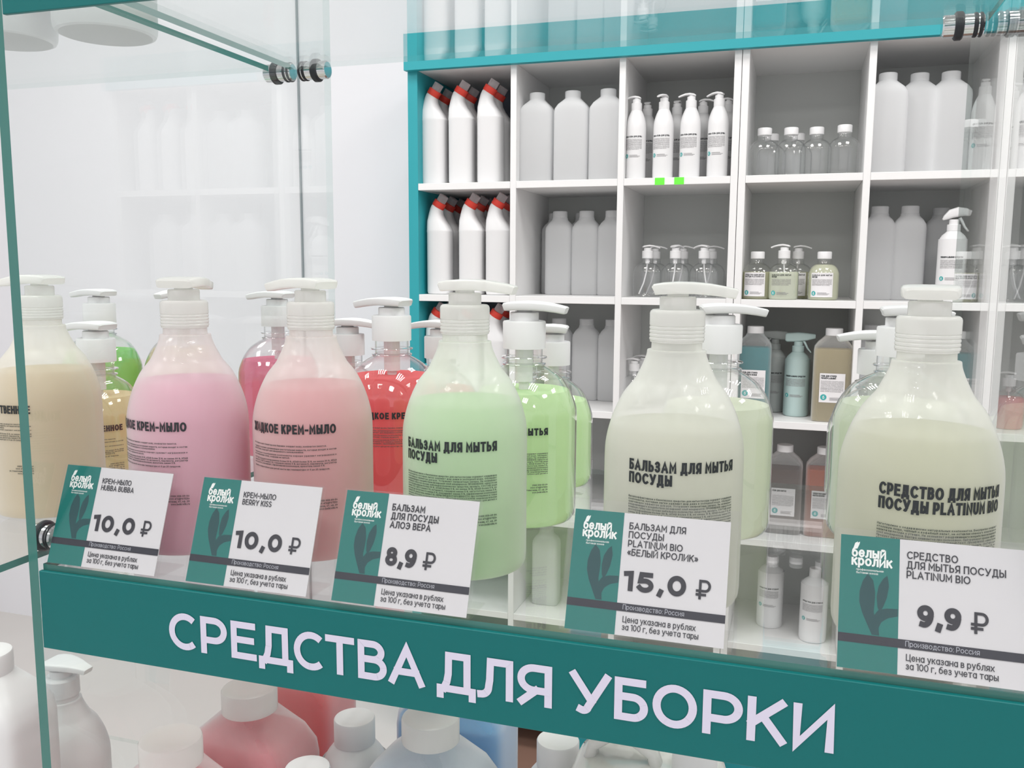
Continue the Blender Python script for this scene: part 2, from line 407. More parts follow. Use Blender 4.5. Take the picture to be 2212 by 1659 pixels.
def para(s, cap, wt, width, lead, xs=.8, y0=0, x0=0, maxlines=40, q=1):
    fs = []; ln = wrap(s, cap, wt, width, xs)[:maxlines]
    for i, l in enumerate(ln):
        f, _ = text(l, cap, wt, xs, q=q, y0=y0 - i*lead, x0=x0, fit=width if i < len(ln)-1 else None); fs += f
    return fs, len(ln)
def flat(fs, fn, bm=None, mi=0):
    """put flat lettering on a surface: fn maps (u, v) to a point"""
    bm = bm or BM()
    for i, f in enumerate(fs):
        p = [Vector(fn(u, v)) for u, v in f]
        n = (p[1]-p[0]).cross(p[2]-p[1])
        if n.length > 1e-14: n = n.normalized()*(1.2e-5*(i % 8))      # strokes that cross lie one on the other like layers of ink
        fc = bm.faces.new([bm.verts.new(q + n) for q in p]); fc.material_index = mi
    return bm
def text_mesh(name, fs, fn, mat):
    """lettering keeps its own face order so it is not re-oriented"""
    bm = flat(fs, fn); me = bpy.data.meshes.new(name); bm.to_mesh(me); bm.free(); me.materials.append(mat)
    return me
def on_cyl(R, az):
    """u runs to the right as seen from outside, centred on azimuth az"""
    return lambda u, v: (R*math.cos(az + u/R), R*math.sin(az + u/R), v)
def disc_fs(cx, cy, r, n=20):
    return [[(cx + r*math.cos(2*PI*i/n), cy + r*math.sin(2*PI*i/n)) for i in range(n)]]
def rect_fs(x0, x1, y0, y1, n=1):
    return [[(x0+(x1-x0)*i/n, y0), (x0+(x1-x0)*(i+1)/n, y0), (x0+(x1-x0)*(i+1)/n, y1), (x0+(x1-x0)*i/n, y1)] for i in range(n)]

# ------------------------------------------------------------------ the room
Z0 = -ZO
def room():
    struct('floor', boxes((-3.6, 3.4, -2.6, 3.0, Z0-.05, Z0)), MT['floor_pale'])
    struct('trim_2', boxes((-.98, 3.4, 1.2, 2.755, Z0+.0002, Z0+.004)), MT['floor'])
    struct('ceiling', boxes((-3.6, 3.4, -2.6, 3.0, CEIL, CEIL+.05)), MT['ceiling'])
    struct('wall_back', boxes((-3.6, 3.4, 2.76, 2.84, Z0, CEIL)), MT['wall'])
    struct('wall_left', boxes((-3.68, -3.6, -2.6, 2.84, Z0, CEIL)), MT['wall'])
    struct('wall_right', boxes((3.4, 3.48, -2.6, 2.84, Z0, CEIL)), MT['wall'])
    struct('wall_front', boxes((-3.6, 3.4, -2.68, -2.6, Z0, CEIL)), MT['wall'])
    struct('trim_1', boxes((-1.6485, -1.6435, 2.752, 2.76, Z0, CEIL)), pbr('grey_joint_strip', srgb(150, 158, 162), .5))
room()

# ------------------------------------------------------------------ the white shelving along the back wall
ROW = [.459, .143, -.173, -.495, -.79]
YC, YB = 2.40, 2.745
HD = .772
def unit(name, label, x0, x1, divs, teal=False, dark=()):
    t = thing(name, label, 'shelving', (0, 0, 0), 0, None)
    bot = Z0 + .10
    for i, (a, b) in enumerate(((x0, x0+.018), (x1-.018, x1))):
        if teal and i == 0:
            a, b = x0, x0 + .030
        obj('side_panel', bevelled(boxes((a, b, YC, YB, Z0+.0045, HD)), .0008, 1), MT['teal_board' if teal and i == 0 else 'white_board'], t, label='teal side panel' if teal and i == 0 else None)
    L = x0 + (.030 if teal else .018)
    edges = [L] + [e for d in divs for e in (d-.0085, d+.0085)] + [x1-.018]
    for d in divs:
        obj('divider', bevelled(boxes((d-.0085, d+.0085, YC, YB-.004, bot, HD)), .0008, 1), MT['white_board'], t)
    for c in range(0, len(edges), 2):
        for z in ROW:
            obj('shelf', bevelled(boxes((edges[c]+.0003, edges[c+1]-.0003, YC, YB-.004, z-.019, z)), .0008, 1), MT['white_board'], t)
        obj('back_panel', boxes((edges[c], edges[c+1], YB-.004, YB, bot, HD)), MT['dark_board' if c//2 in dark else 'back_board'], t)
        obj('bottom_board', boxes((edges[c], edges[c+1], YC, YB-.004, bot, bot+.019)), MT['white_board'], t)
    obj('top_board', boxes((x0, x1, YC, YB, HD, HD+.019)), MT['white_board'], t)
    obj('plinth', boxes((-.61 if teal else x0+.002, x1-.002, YC+.02, YC+.038, Z0, bot)), MT['teal_board'], t)
    return t
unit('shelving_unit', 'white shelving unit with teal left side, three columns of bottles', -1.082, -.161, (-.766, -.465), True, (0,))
unit('shelving_unit', 'white shelving unit in the middle, two columns of small bottles', -.1595, .456, (.1485,))
unit('shelving_unit', 'white shelving unit at the far right edge beyond the glass side', .4575, 1.075, (.766,))
hb = obj('header_board', bevelled(boxes((-1.084, 1.078, YC-.022, YC-.002, HD-.003, .868), (-1.084, 1.078, YC-.002, YB, .79195, .868)), .0005, 1), MT['teal_board'])
tag(hb, 'long teal header board across the top of the white shelving', 'header board')
for i, x in enumerate((-.3605, -.3097)):
    bm = BM(); box(bm, x-.0125, x+.0125, YC-.0012, YC-.0002, .440, .4585)
    s = obj('sticker', bm, MT['neon'])
    tag(s, 'neon green sticker on the top shelf edge, %s of two' % ('left', 'right')[i], 'sticker', 'neon stickers on the shelf edge')

# ------------------------------------------------------------------ the glass display case
XL, XR = -.517, .140
SH = .004            # the glass shelf stands this much above the top of the sign
def pane(x0, x1, y0, y1, z0, z1, axis):
    """a glass sheet whose narrow faces carry the green of thick glass"""
    bm = BM(); fs = box(bm, x0, x1, y0, y1, z0, z1)
    for f in fs:
        f.normal_update(); n = [abs(c) for c in f.normal]
        f.material_index = 0 if n.index(max(n)) == axis else (2 if f.normal.y > .5 or f.normal.z > .5 else 1)
    return bm
PM = [MT['pane'], MT['pane_edge'], MT['pane_edge_pale']]
def standoff(t, x, y, z, s, short=False):
    """clamp through a side pane; s points into the bay"""
    b = x
    def cyl(name, r, a, c, m, parent, bev=.0012):
        lo, hi = min(a, c), max(a, c)
        bm = lathe([(r-bev, lo), (r, lo+bev), (r, hi-bev), (r-bev, hi)], 28)
        bmesh.ops.transform(bm, matrix=Matrix.Translation((0, y, z)) @ Matrix.Rotation(PI/2, 4, 'Y'), verts=bm.verts[:])
        return obj(name, bm, m, parent, 40)
    k = .45 if short else 1
    st = cyl('standoff', .0093, b + s*.0004*k, b + s*.033*k, MT['chrome'], t)
    st['label'] = 'chrome glass clamp'
    cyl('rubber_washer', .0118, b + s*.0165*k, b + s*.0235*k, MT['rubber'], st)
    cyl('rubber_ring', .0102, b + s*.0015*k, b + s*.0045*k, MT['rubber'], st, .0008)
    cyl('rubber_ring', .0102, b + s*.0055*k, b + s*.009*k, MT['rubber'], st, .0008)
    if True:                                   # the same clamp on the far side of the pane
        o = b - s*.0085; k2 = .6 if short else 1
        cyl('clamp_body', .0093, o - s*.0004, o - s*.033*k2, MT['chrome'], st)
        cyl('rubber_washer', .0118, o - s*.0165*k2, o - s*.0235*k2, MT['rubber'], st)
        cyl('rubber_ring', .0102, o - s*.0015, o - s*.0045*k2, MT['rubber'], st, .0008)
        cyl('rubber_ring', .0102, o - s*.0058*k2, o - s*.009*k2, MT['rubber'], st, .0008)
def glass_pane(x0, x1, label):
    t = thing('display_case_side', label, 'glass case side', (0, 0, 0), 0, 'upright glass sides of the display case')
    obj('sheet', pane(x0, x1, .4905, .936, Z0+.12, .95, 0), PM, t)
    return t
pl = glass_pane(XL-.0085, XL, 'upright glass side pane with green front edge at the left of the picture')
pr_ = glass_pane(XR, XR+.0085, 'upright glass side pane at the right, behind the rightmost pump bottle')
glass_pane(-1.262, -1.2535, 'far upright glass pane of the next bay outside the left picture edge')
SN = {0: 'middle', .430: 'upper', -.420: 'lower'}
def glass_shelf(x0, x1, yb, z, label, yf=.4945):
    t = thing('glass_shelf', label, 'glass shelf', (0, 0, z if z else SH), 0, 'glass shelves of the display case')
    obj('sheet', pane(x0, x1, yf, yb, -.0055, 0, 2), PM, t)
for z, yb in ((0, .930), (.430, .850), (-.420, .930)):
    glass_shelf(XL+.0005, XR-.0005, yb, z, {0: 'glass shelf carrying the front row of frosted pump bottles', .430: 'upper glass shelf crossing the top of the picture', -.420: 'lower glass shelf under the capped bottles below the sign'}[z])
    glass_shelf(-1.25, XL-.026, {0: .955, .430: .85}.get(z, .93), z, {0: 'glass shelf of the left bay under the yellow soap bottles', .430: 'upper glass shelf of the left bay under two opaque bottles', -.420: 'lower glass shelf of the left bay under white bottles'}[z], .44 if z == 0 else .4945)
bb = obj('case_base', boxes((-1.262, .1485, .4905, .936, Z0, Z0+.1195)), MT['white_board']); tag(bb, 'white base board under the glass display case', 'base')
standoff(pl, XL, .8705, .427, 1)
standoff(pr_, XR, .8705, .427, -1)
standoff(pl, XL, .518, .0162, 1, True)

# the long sign along the shelf front
sign = thing('shelf_sign', 'long teal sign with white lettering along the front of the glass shelf', 'sign', (0, .4905, 0))
obj('sign_board', bevelled(boxes((XL, XR, 0, .0035, -.0588, -.0002)), .0004, 1), MT['teal_sign'], sign)
BAN = [('С', -.4047, -.3814), ('Р', -.3789, -.3578), ('Е', -.3547, -.3349), ('Д', -.3333, -.3071), ('С', -.3063, -.2832), ('Т', -.2829, -.2619), ('В', -.2594, -.2390), ('А', -.2375, -.2131), ('Д', -.2047, -.1786), ('Л', -.1777, -.1545), ('Я', -.1518, -.1300), ('У', -.1189, -.0945), ('Б', -.0921, -.0722), ('О', -.0697, -.0443), ('Р', -.0411, -.0190), ('К', -.0166, .0045), ('И', .0078, .0298)]
CAPH = .0264; WT = .0047
fs = []
for c, a, b in BAN:
    wd, ps = G[c]
    ext = {'Д': 0, 'Л': .04}.get(c, 0)
    sx = (b - a - WT)/(wd + ext)
    for p in ps:
        pts = _pts(p, 9, sx, CAPH - WT, a + WT/2 + ext*sx)
        sq = 0 if c in 'С' else 1
        ribbon([(u, v - .0428 + WT/2) for u, v in pts], WT, sq, fs)
obj('lettering', text_mesh('lettering', fs, lambda u, v: (u, -.0004, v), MT['lilac_print']), None, sign)
up = thing('shelf_sign', 'teal sign board along the upper shelf front, cut by the top left corner', 'sign', (0, .4905, 0))
obj('sign_board', bevelled(boxes((XL, XR, 0, .0035, .387, .4455)), .0004, 1), MT['teal_sign'], up)

# ------------------------------------------------------------------ price tags on acrylic stands
def price_tag(x0, y0, label, head, price, headstyle, top=.001, pw=None, side=.001, hcap=.0042, px=None):
    W, H = .0932, .0716
    uy, uz = .345, .9386
    t = thing('price_tag', label, 'price tag', (x0, y0, SH + .0012), 0, 'price tags on acrylic stands')
    def fn(off): return lambda u, v: (u, v*uy - off*uz, .0010 + v*uz + off*uy)
    def slab(u0, u1, v0, v1, a, b):
        bm = BM(); p = []
        for o in (a, b):
            for v in (v0, v1):
                for u in (u0, u1): p.append(bm.verts.new(fn(o)(u, v)))
        for q in ((0, 1, 3, 2), (4, 6, 7, 5), (0, 4, 5, 1), (2, 3, 7, 6), (0, 2, 6, 4), (1, 5, 7, 3)): bm.faces.new([p[i] for i in q])
        return bm
    bm = slab(-side, W+side+.001, -.0006, H+top, .0008, .0018)
    b2 = slab(-side, W+side+.001, -.0002, H+top, -.0022, -.0012)
    me = bpy.data.meshes.new('tmp'); b2.to_mesh(me); bm.from_mesh(me); bpy.data.meshes.remove(me)
    box(bm, -side, W+side+.001, .0, .0300, -.0011, -.0001)
    obj('acrylic_stand', bm, MT['acrylic'], t)
    card = obj('price_card', slab(0, W, 0, H, -.0006, .0), MT['paper'], t)
    def put(name, fs, off, m):
        obj(name, text_mesh(name, fs, fn(off), MT[m]), None, card)
    bw = .326*W
    put('brand_panel', rect_fs(0, bw, 0, H), .00012, 'teal_card')
    # rabbit-ear mark
    def leaf(pts): return [[(u*W, (1-v)*H) for u, v in pts]]
    ear1 = leaf([(.155, .285), (.185, .33), (.198, .42), (.196, .50), (.192, .56), (.20, .62), (.215, .70), (.225, .735), (.185, .735), (.165, .68), (.130, .58), (.112, .50), (.112, .42), (.128, .34)])
    ear2 = leaf([(.262, .285), (.272, .36), (.262, .45), (.243, .52), (.226, .56), (.212, .53), (.206, .45), (.215, .37), (.24, .31)])
    arc = leaf([(.19, .60), (.215, .55), (.26, .53), (.322, .525), (.322, .58), (.27, .60), (.235, .635), (.22, .68), (.225, .735), (.19, .735)])
    put('rabbit_emblem', ear1 + ear2 + arc, .0002, 'teal_dark')
    put('stripe', rect_fs(0, W, (1-.806)*H, (1-.742)*H), .0003, 'navy')
    l1, _ = text('белый', .0056, .00105, .9, .12, 4, .062*W, (1-.165)*H, fit=.0176)
    l2, _ = text('кролик', .0056, .00105, .98, .12, 4, .062*W, (1-.228)*H, fit=.0208)
    for dx in (0, .0011):
        l1 += leaf([(.072+dx/W, .092), (.080+dx/W, .058), (.095+dx/W, .046), (.092+dx/W, .066), (.084+dx/W, .092)])
    l3, _ = text('профессиональная', .0012, .00016, .9, .1, 2, .09*W, (1-.265)*H, fit=.15*W)
    l4, _ = text('бытовая химия', .0012, .00016, .9, .1, 2, .09*W, (1-.288)*H, fit=.12*W)
    put('logo_lettering', l1 + l2 + l3 + l4, .0003, 'logo_white')
    fs = []
    wt, xs, lead, v0 = headstyle
    for i, ln in enumerate(head):
        f, _ = text(ln, hcap, wt, xs, .13, 4, .365*W, (1 - v0 - hcap/H)*H - i*lead); fs += f
    put('product_name', fs, .0003, 'card_text')
    x = px*W if px else (.355*W if len(price) > 3 else .365*W)
    f, wd = text(price, .0118, .0029, .93, .10, 7, x, (1-.638)*H, fit=pw)
    g, _ = text('₽', .0112, .0015, .92, .1, 6, x + wd + .0046, (1-.640)*H)
    put('price_figure', f + g, .0003, 'card_text')
    f, _ = text('Производство: Россия', .0029, .00030, .92, .14, 3, .365*W, (1-.79)*H, fit=.385*W)
    put('stripe_lettering', f, .0004, 'pale_text')
    f, _ = text('Цена указана в рублях', .0036, .00044, .9, .14, 3, .37*W, (1-.893)*H, fit=.455*W)
    g, _ = text('за 100 г, без учета тары', .0036, .00044, .9, .14, 3, .37*W, (1-.955)*H, fit=.475*W)
    put('small_print', f + g, .0003, 'card_text')
    return t
thin = (.00048, .80, .0049, .085)
price_tag(-.511, .4930, 'price tag reading 10,0 on the shelf edge, leftmost, in front of pink soap', ['КРЕМ-МЫЛО', 'HUBBA BUBBA'], '10,0', (.00056, .78, .0049, .105), hcap=.0039, pw=.0375)
price_tag(-.391, .4922, 'price tag reading 10,0 on the shelf edge, second from left, before rose red soap', ['КРЕМ-МЫЛО', 'BERRY KISS'], '10,0', (.00056, .78, .0049, .105), hcap=.0039, pw=.0375)
price_tag(-.279, .4922, 'price tag reading 8,9 in front of the pale green pump bottle', ['БАЛЬЗАМ', 'ДЛЯ ПОСУДЫ', 'АЛОЭ ВЕРА'], '8,9', (.00075, .78, .0056, .085), hcap=.0045)
price_tag(-.1245, .4965, 'price tag reading 15,0 in a taller clear stand, right of the middle', ['БАЛЬЗАМ ДЛЯ', 'ПОСУДЫ', 'PLATINUM BIO', '«БЕЛЫЙ КРОЛИК»'], '15,0', (.0006, .86, .0052, .075), .0068, .0380, .0035, .0041)
price_tag(.0291, .4928, 'price tag reading 9,9 at the right edge of the picture', ['СРЕДСТВО', 'ДЛЯ МЫТЬЯ ПОСУДЫ', 'PLATINUM BIO'], '9,9', (.0006, .82, .0052, .085), .0035, None, .003, .0041, .425)

# ------------------------------------------------------------------ the big pump bottles
def pump_head(z, k=1.0, stem_r=.0068, up_r=.0117, up_h=.0085, stem_h=.0012):
    """z: top of the collar. upper collar, stem and the arched lever; the nozzle points along +x"""
    bm = lathe([(up_r, z-.002), (up_r, z+up_h-.0008), (up_r-.0008, z+up_h)], 28)
    zs = z + up_h
    lathe([(stem_r, zs-.001), (stem_r, zs+stem_h+.004)], 20, bm)
    b = zs + stem_h + .0035
    path = [(-.0152, b-.0004), (-.0146, b-.0001), (-.009, b+.0006), (0, b+.0011), (.010, b+.0010), (.020, b+.0002), (.029, b-.0012), (.0362, b-.0026), (.0370, b-.0029)]
    sweep(bm, path, [.026, .0285, .0315, .032, .028, .022, .016, .013, .012], [.0052, .0072, .0078, .0080, .0078, .0075, .0070, .0066, .0058], 6, 24)
    return bm
FR = [(.0400, 0), (.0432, .0012), (.0446, .0045), (.0451, .010), (.0451, .094), (.0447, .1045), (.0428, .1148), (.0392, .1262), (.0342, .137), (.0304, .1425), (.0266, .1473), (.0238, .1528), (.0214, .158), (.0194, .1635), (.0189, .1668)]
def frost_profile():
    return FR[:4] + smooth_prof(FR[4:], 3)
BODY = {}
def frosted_body():
    if 'f' not in BODY:
        pr = frost_profile() + [(.0186, .1674), (.0163, .1676), (.0161, .1730)]
        BODY['f'] = finish(lathe(pr, 56), 'bottle_body', MT['shell'], 35)
        co = [(.0160, .1722), (.0172, .1726)]
        for i in range(5): co += [(.0172, .1735 + i*.0024), (.0177, .1741 + i*.0024), (.0177, .1752 + i*.0024)]
        co += [(.0177, .1915), (.0172, .1929), (.0160, .1938)]
        BODY['fc'] = finish(lathe(co, 44), 'collar', MT['shell_pump'], 35)
        BODY['fh'] = finish(pump_head(.1938), 'pump_head', MT['shell_pump'], 40)
    return BODY['f'], BODY['fc'], BODY['fh']
def inset(pr, d, level):
    out = []
    for i, (r, z) in enumerate(pr):
        if z >= level:
            r0, z0 = pr[i-1]; t = (level - z0)/(z - z0); out.append((r0 + (r-r0)*t - d, level)); break
        out.append((r - d, max(z, d)))
    return out
DISH = 'Высокоэффективное и безопасное средство для мытья посуды содержит очищающие компоненты, которые легко удаляют жир даже в холодной воде. Обладает смягчающим эффектом для рук. Устраняет неприятные запахи. Не оказывает раздражающего воздействия на верхний слой эпидермиса. ПРИМЕНЕНИЕ: нанести на влажную губку или посуду небольшое количество средства, промыть. СОСТАВ: вода дистиллированная более 30 %, АПАВ более 5 %, но менее 15 %, НПАВ более 5 %, но менее 15 %, ЭДТА менее 5 %, витамин Е, глицерин менее 5 %, загуститель менее 5 %, регулятор кислотности менее 5 %, консервант менее 5 %, парфюмерная композиция менее 5 %, краситель менее 5 %. МЕРЫ ПРЕДОСТОРОЖНОСТИ: при попадании в глаза промыть большим количеством воды. ПРОТИВОПОКАЗАНИЯ: индивидуальная непереносимость компонентов состава. Хранить в недоступном для детей и домашних животных месте.'
BIO = 'Изготовлено с содержанием натуральных компонентов. Безупречно очищает столовую пищи, чайный и кофейный налет, не оставляя опасного химического налета на посуде и утвари. Не оказывает раздражающего воздействия на верхний слой эпидермиса. Быстро смывается при полоскании. Нейтрализует плохие запахи. Продукт изготовлен с учетом всех требований ГОСТ. ПРИМЕНЕНИЕ: нанести на влажную губку или посуду небольшое количество средства, промыть. СОСТАВ: вода дистиллированная более 30 %, АПАВ более 5 %, но менее 15 %, НПАВ более 5 %, но менее 15 %, ЭДТА менее 5 %, витамин Е, D-пантенол менее 5 %, глицерин менее 5 %, загуститель менее 5 %, регулятор кислотности менее 5 %, консервант менее 5 %. МЕРЫ ПРЕДОСТОРОЖНОСТИ: при попадании в глаза промыть большим количеством воды. ПРОТИВОПОКАЗАНИЯ: индивидуальная непереносимость компонентов.'
SOAP = 'Это жидкое мыло белый кролик бережно очищает кожу, комфортно пенится. / Содержит комплекс увлажняющих растительных веществ, которые входят в состав мягкой пены, подходит для ежедневного использования. / Специально подобранные компоненты хорошо удаляют загрязнения и восстанавливают кожу, сохраняя ее мягкой. / СОСТАВ: вода дистиллированная более 30 %, АПАВ более 15 %, но менее 30 %, НПАВ менее 5 %, ЭДТА менее 5 %, глицерин менее 5 %, витамин Е, перламутр, регулятор кислотности, консервант, парфюмерная композиция, краситель менее 5 %. / Хранить в недоступном для детей месте при температуре от 5 до 25 градусов.'
def label_print(R, az, heads, body, ztop=.1005, gap=False, hc=.0071, hw=.0015):
    """bold condensed heading above a block of fine print, wrapped round the bottle"""
    W = .0708; fs = []; z = ztop - hc
    for i, h in enumerate(heads):
        nat = text(h, hc, hw, .60, .12, 4)[1]
        k0 = k0 if i else W/nat
        f, _ = text(h, hc, hw, .60, .12, 4, -W/2, z, fit=min(W, nat*k0)); fs += f
        z -= hc + .0012
    z -= .0008; small = []
    for k, blk in enumerate(body.split('/')):
        f, n = para(blk, .00132, .00028, W, .00172, .85, z - .0005, -W/2, 16); small += f
        z -= n*.00172 + (.0009 if gap else 0)
    z = min(z - .006, .0475)
    for ln in ('(983) 358-09-04', 'ООО «ГИДРОТЕХ»', 'ул. Советская, 47, оф. 20', 'www.belkrolik.ru'):
        f, _ = text(ln, .0014, .00032, .8, .16, 1, W/2, z, align=1); small += f; z -= .0021
    return fs, small
def frosted_bottle(x, y, name, label, liq, level, az_off, heads, body, ztop, nozzle, gap=False):
    b, c, h = frosted_body()
    t = thing(name, label, 'pump bottle', (x, y, SH + .0001), 0, 'frosted pump bottles in the front row'); t.scale = (1, 1, .981)
    obj('bottle_body', b, None, t)
    obj('liquid', lathe(inset(frost_profile(), .0011, level), 48), MT['liq_' + liq], t, 35)
    obj('collar', c, None, t)
    hd = obj('pump_head', h, None, t); hd.rotation_euler = (0, 0, math.radians(nozzle))
    az = math.atan2(-y, -x) + math.radians(az_off); R = .0454
    big, small = label_print(R, az, heads, body, ztop, gap)
    obj('printed_heading', text_mesh('printed_heading', big, on_cyl(R, az), MT['ink']), None, t)
    obj('fine_print', text_mesh('fine_print', small, on_cyl(R, az), MT['ink_soft']), None, t)
    return t
frosted_bottle(-.4495, .5779, 'pump_bottle', 'frosted pump bottle of pink soap behind the leftmost price tag', 'pink', .132, -47, ['ЖИДКОЕ КРЕМ-МЫЛО'], SOAP, .1045, 100, True)
frosted_bottle(-.3504, .5965, 'pump_bottle', 'frosted pump bottle of rose red soap, second from left, nozzle left', 'berry', .130, -24, ['ЖИДКОЕ КРЕМ-МЫЛО'], SOAP, .1055, 175, True)
frosted_bottle(-.2258, .5963, 'pump_bottle', 'frosted pump bottle of pale green dish balm behind the 8,9 tag', 'aloe', .124, -16, ['БАЛЬЗАМ ДЛЯ МЫТЬЯ', 'ПОСУДЫ'], DISH, .1010, 2)
frosted_bottle(-.0735, .5815, 'pump_bottle', 'frosted pump bottle of cream white dish balm behind the 15,0 tag', 'milk', .118, 8.4, ['БАЛЬЗАМ ДЛЯ МЫТЬЯ', 'ПОСУДЫ'], DISH, .1010, 5)
frosted_bottle(.0729, .5655, 'pump_bottle', 'frosted pump bottle of olive tinted dish soap, rightmost in front row', 'bio', .126, 19, ['СРЕДСТВО ДЛЯ МЫТЬЯ', 'ПОСУДЫ PLATINUM BIO'], BIO, .1010, 84)
frosted_bottle(-.632, .62, 'pump_bottle', 'frosted pump bottle of pale yellow soap beyond the left glass pane', 'soap_yellow', .128, -61, ['МЫЛО ХОЗЯЙСТВЕННОЕ'], SOAP, .1010, 185)

# clear bottles of the second row
def pet_profile(tall):
    k = 0 if tall else -.0285; s = 1.0 if tall else .915
    top = [(.0459*s, .088+k), (.0457*s, .0965+k), (.0446*s, .1026+k), (.041*s, .1126+k), (.0374*s, .1193+k), (.0319*s, .1266+k), (.0245*s, .1322+k), (.0188*s, .1355+k), (.0165, .1368+k)]
    return [(.036*s, 0), (.0425*s, .001), (.0452*s, .005), (.0459*s, .011)] + smooth_prof(top, 3), k
def pet_meshes(tall):
    key = 'p%d' % tall
    if key not in BODY:
        pr, k = pet_profile(tall)
        nk = [(.0158, .1375+k), (.0158, .1530+k)]
        rg = lathe([(.0159, .1424+k), (.0194, .1427+k), (.0199, .1434+k), (.0194, .1441+k), (.0159, .1444+k)], 44, None, 0, 0, False, False)
        lathe([(.0160, .1364+k), (.0186, .1370+k), (.0190, .1378+k), (.0184, .1386+k), (.0159, .1392+k)], 44, rg, 0, 0, False, False)
        body = finish(lathe(pr + nk, 56), 'bottle_body', MT['pet'], 35)
        col = finish(lathe([(.0170, .1510+k), (.0184, .1512+k), (.0184, .1738+k), (.0178, .1750+k), (.0160, .1753+k)], 40), 'collar', MT['white_plastic'], 35)
        hd = finish(pump_head(.1753+k, up_r=.0123, up_h=.0074), 'pump_head', MT['white_plastic'], 40)
        bm = lathe([(.0075, .122+k), (.0075, .152+k)], 20); lathe([(.0045, .10+k), (.0045, .1225+k)], 16, bm); lathe([(.0025, .006), (.0025, .1005+k)], 10, bm)
        BODY[key] = (body, col, hd, finish(rg, 'neck_ring', MT['pet_ring'], 40), finish(bm, 'dip_tube', MT['white_plastic'], 40))
    return BODY[key]
def pet_bottle(x, y, label, tall, liq, level, nozzle, az_off=None, heads=None, wide=1.0, body=SOAP):
    b, c, h, rg, d = pet_meshes(tall)
    t = thing('pump_bottle', label, 'pump bottle', (x, y, SH + .0001), 0, 'clear pump bottles in the back rows'); t.scale = (1, 1, .979)
    o = obj('bottle_body', b, None, t); o.scale = (wide, wide, 1)
    o = obj('liquid', lathe(inset(pet_profile(tall)[0], .0012, level), 48), MT['liq_' + liq], t, 35); o.scale = (wide, wide, 1)
    obj('collar', c, None, t); hd = obj('pump_head', h, None, t); hd.rotation_euler = (0, 0, math.radians(nozzle))
    obj('neck_ring', rg, None, t); obj('dip_tube', d, None, t)
    if heads:
        R = (.0459 if tall else .042)*wide + .0004; az = math.atan2(-y, -x) + math.radians(az_off)
        big, small = label_print(R, az, heads, body, .088 if tall else .062, True, .0062)
        small = [f for f in small if f[0][1] > .012]
        obj('printed_heading', text_mesh('printed_heading', big, on_cyl(R, az), MT['ink']), None, t)
        obj('fine_print', text_mesh('fine_print', small, on_cyl(R, az), MT['ink_soft']), None, t)
    return t
pet_bottle(-.363, .764, 'clear pump bottle of bright red soap with white pump, nozzle left', True, 'red', .118, 178, 5, ['ЖИДКОЕ КРЕМ-МЫЛО'])
pet_bottle(-.222, .73, 'clear pump bottle of lime green soap just behind pale green bottle', True, 'lime', .115, 0, -18, ['БАЛЬЗАМ ДЛЯ МЫТЬЯ', 'ПОСУДЫ'], body=DISH)
pet_bottle(-.060, .749, 'clear pump bottle of pale green soap behind the cream white bottle', True, 'cream_green', .108, 12)
pet_bottle(.080, .773, 'clear pump bottle behind the rightmost frosted bottle, nozzle right', True, 'pale_bio', .112, 0, wide=1.08)
pet_bottle(.074, .889, 'shorter clear pump bottle peeking out left of the rightmost bottle', False, 'pale_bio', .085, 190)
pet_bottle(-.233, .862, 'shorter clear pump bottle of lime green soap in the back row', False, 'lime2', .087, 190)
pet_bottle(-.362, .885, 'shorter clear pump bottle of red soap half hidden by pale green bottle', False, 'bred', .09, 180)
pet_bottle(-.471, .879, 'shorter clear pump bottle with only its pump showing between red bottles', False, 'bred', .085, 0)
pet_bottle(-.5735, .902, 'clear pump bottle of hot pink soap between the two pink bottles', True, 'hot_pink', .112, 182)
pet_bottle(-.6725, .7261, 'clear pump bottle of yellow soap right of the frosted yellow one', False, 'yellow', .088, 185, -20, ['МЫЛО ХОЗЯЙСТВЕННОЕ'])
pet_bottle(-.80, .872, 'clear pump bottle of green liquid beyond the yellow bottles', True, 'green', .118, 182)
pet_bottle(-.705, .903, 'clear pump bottle of yellow liquid left of the pink frosted bottle', True, 'yellow', .121, 262)

# ------------------------------------------------------------------ rectangular bottles
def rect_profile(w, d):
    return [(0, w*.45, d*.43), (.0015, w*.485, d*.48), (.006, w*.5, d*.5), (.185, w*.5, d*.5), (.196, w*.485, d*.485), (.208, w*.40, d*.44), (.218, w*.29, d*.37), (.2235, .0225, .0225)]
def rect_rings(w, d, dd=0, level=9):
    rr = []; P = rect_profile(w, d); prev = None
    for z, hx, hy in P:
        if z > level:
            z0, a, b = prev; k = (level-z0)/(z-z0); z, hx, hy = level, a+(hx-a)*k, b+(hy-b)*k
        rr.append(sq_ring(0, 0, max(z, dd), hx-dd, hy-dd, 2.0 + 4.0*min(1, max(0, (hx-.0225)/.02)), 48)); prev = (z, hx, hy)
        if z == level: break
    return rr
def cap_bm(r, z0, z1, n=36, ribs=True):
    b = .0022
    return lathe([(r*.9, z0), (r, z0+.0006), (r, z1-b), (r-b*.35, z1-b*.35), (r-b*1.3, z1), (r*.55, z1-.0004)], n)
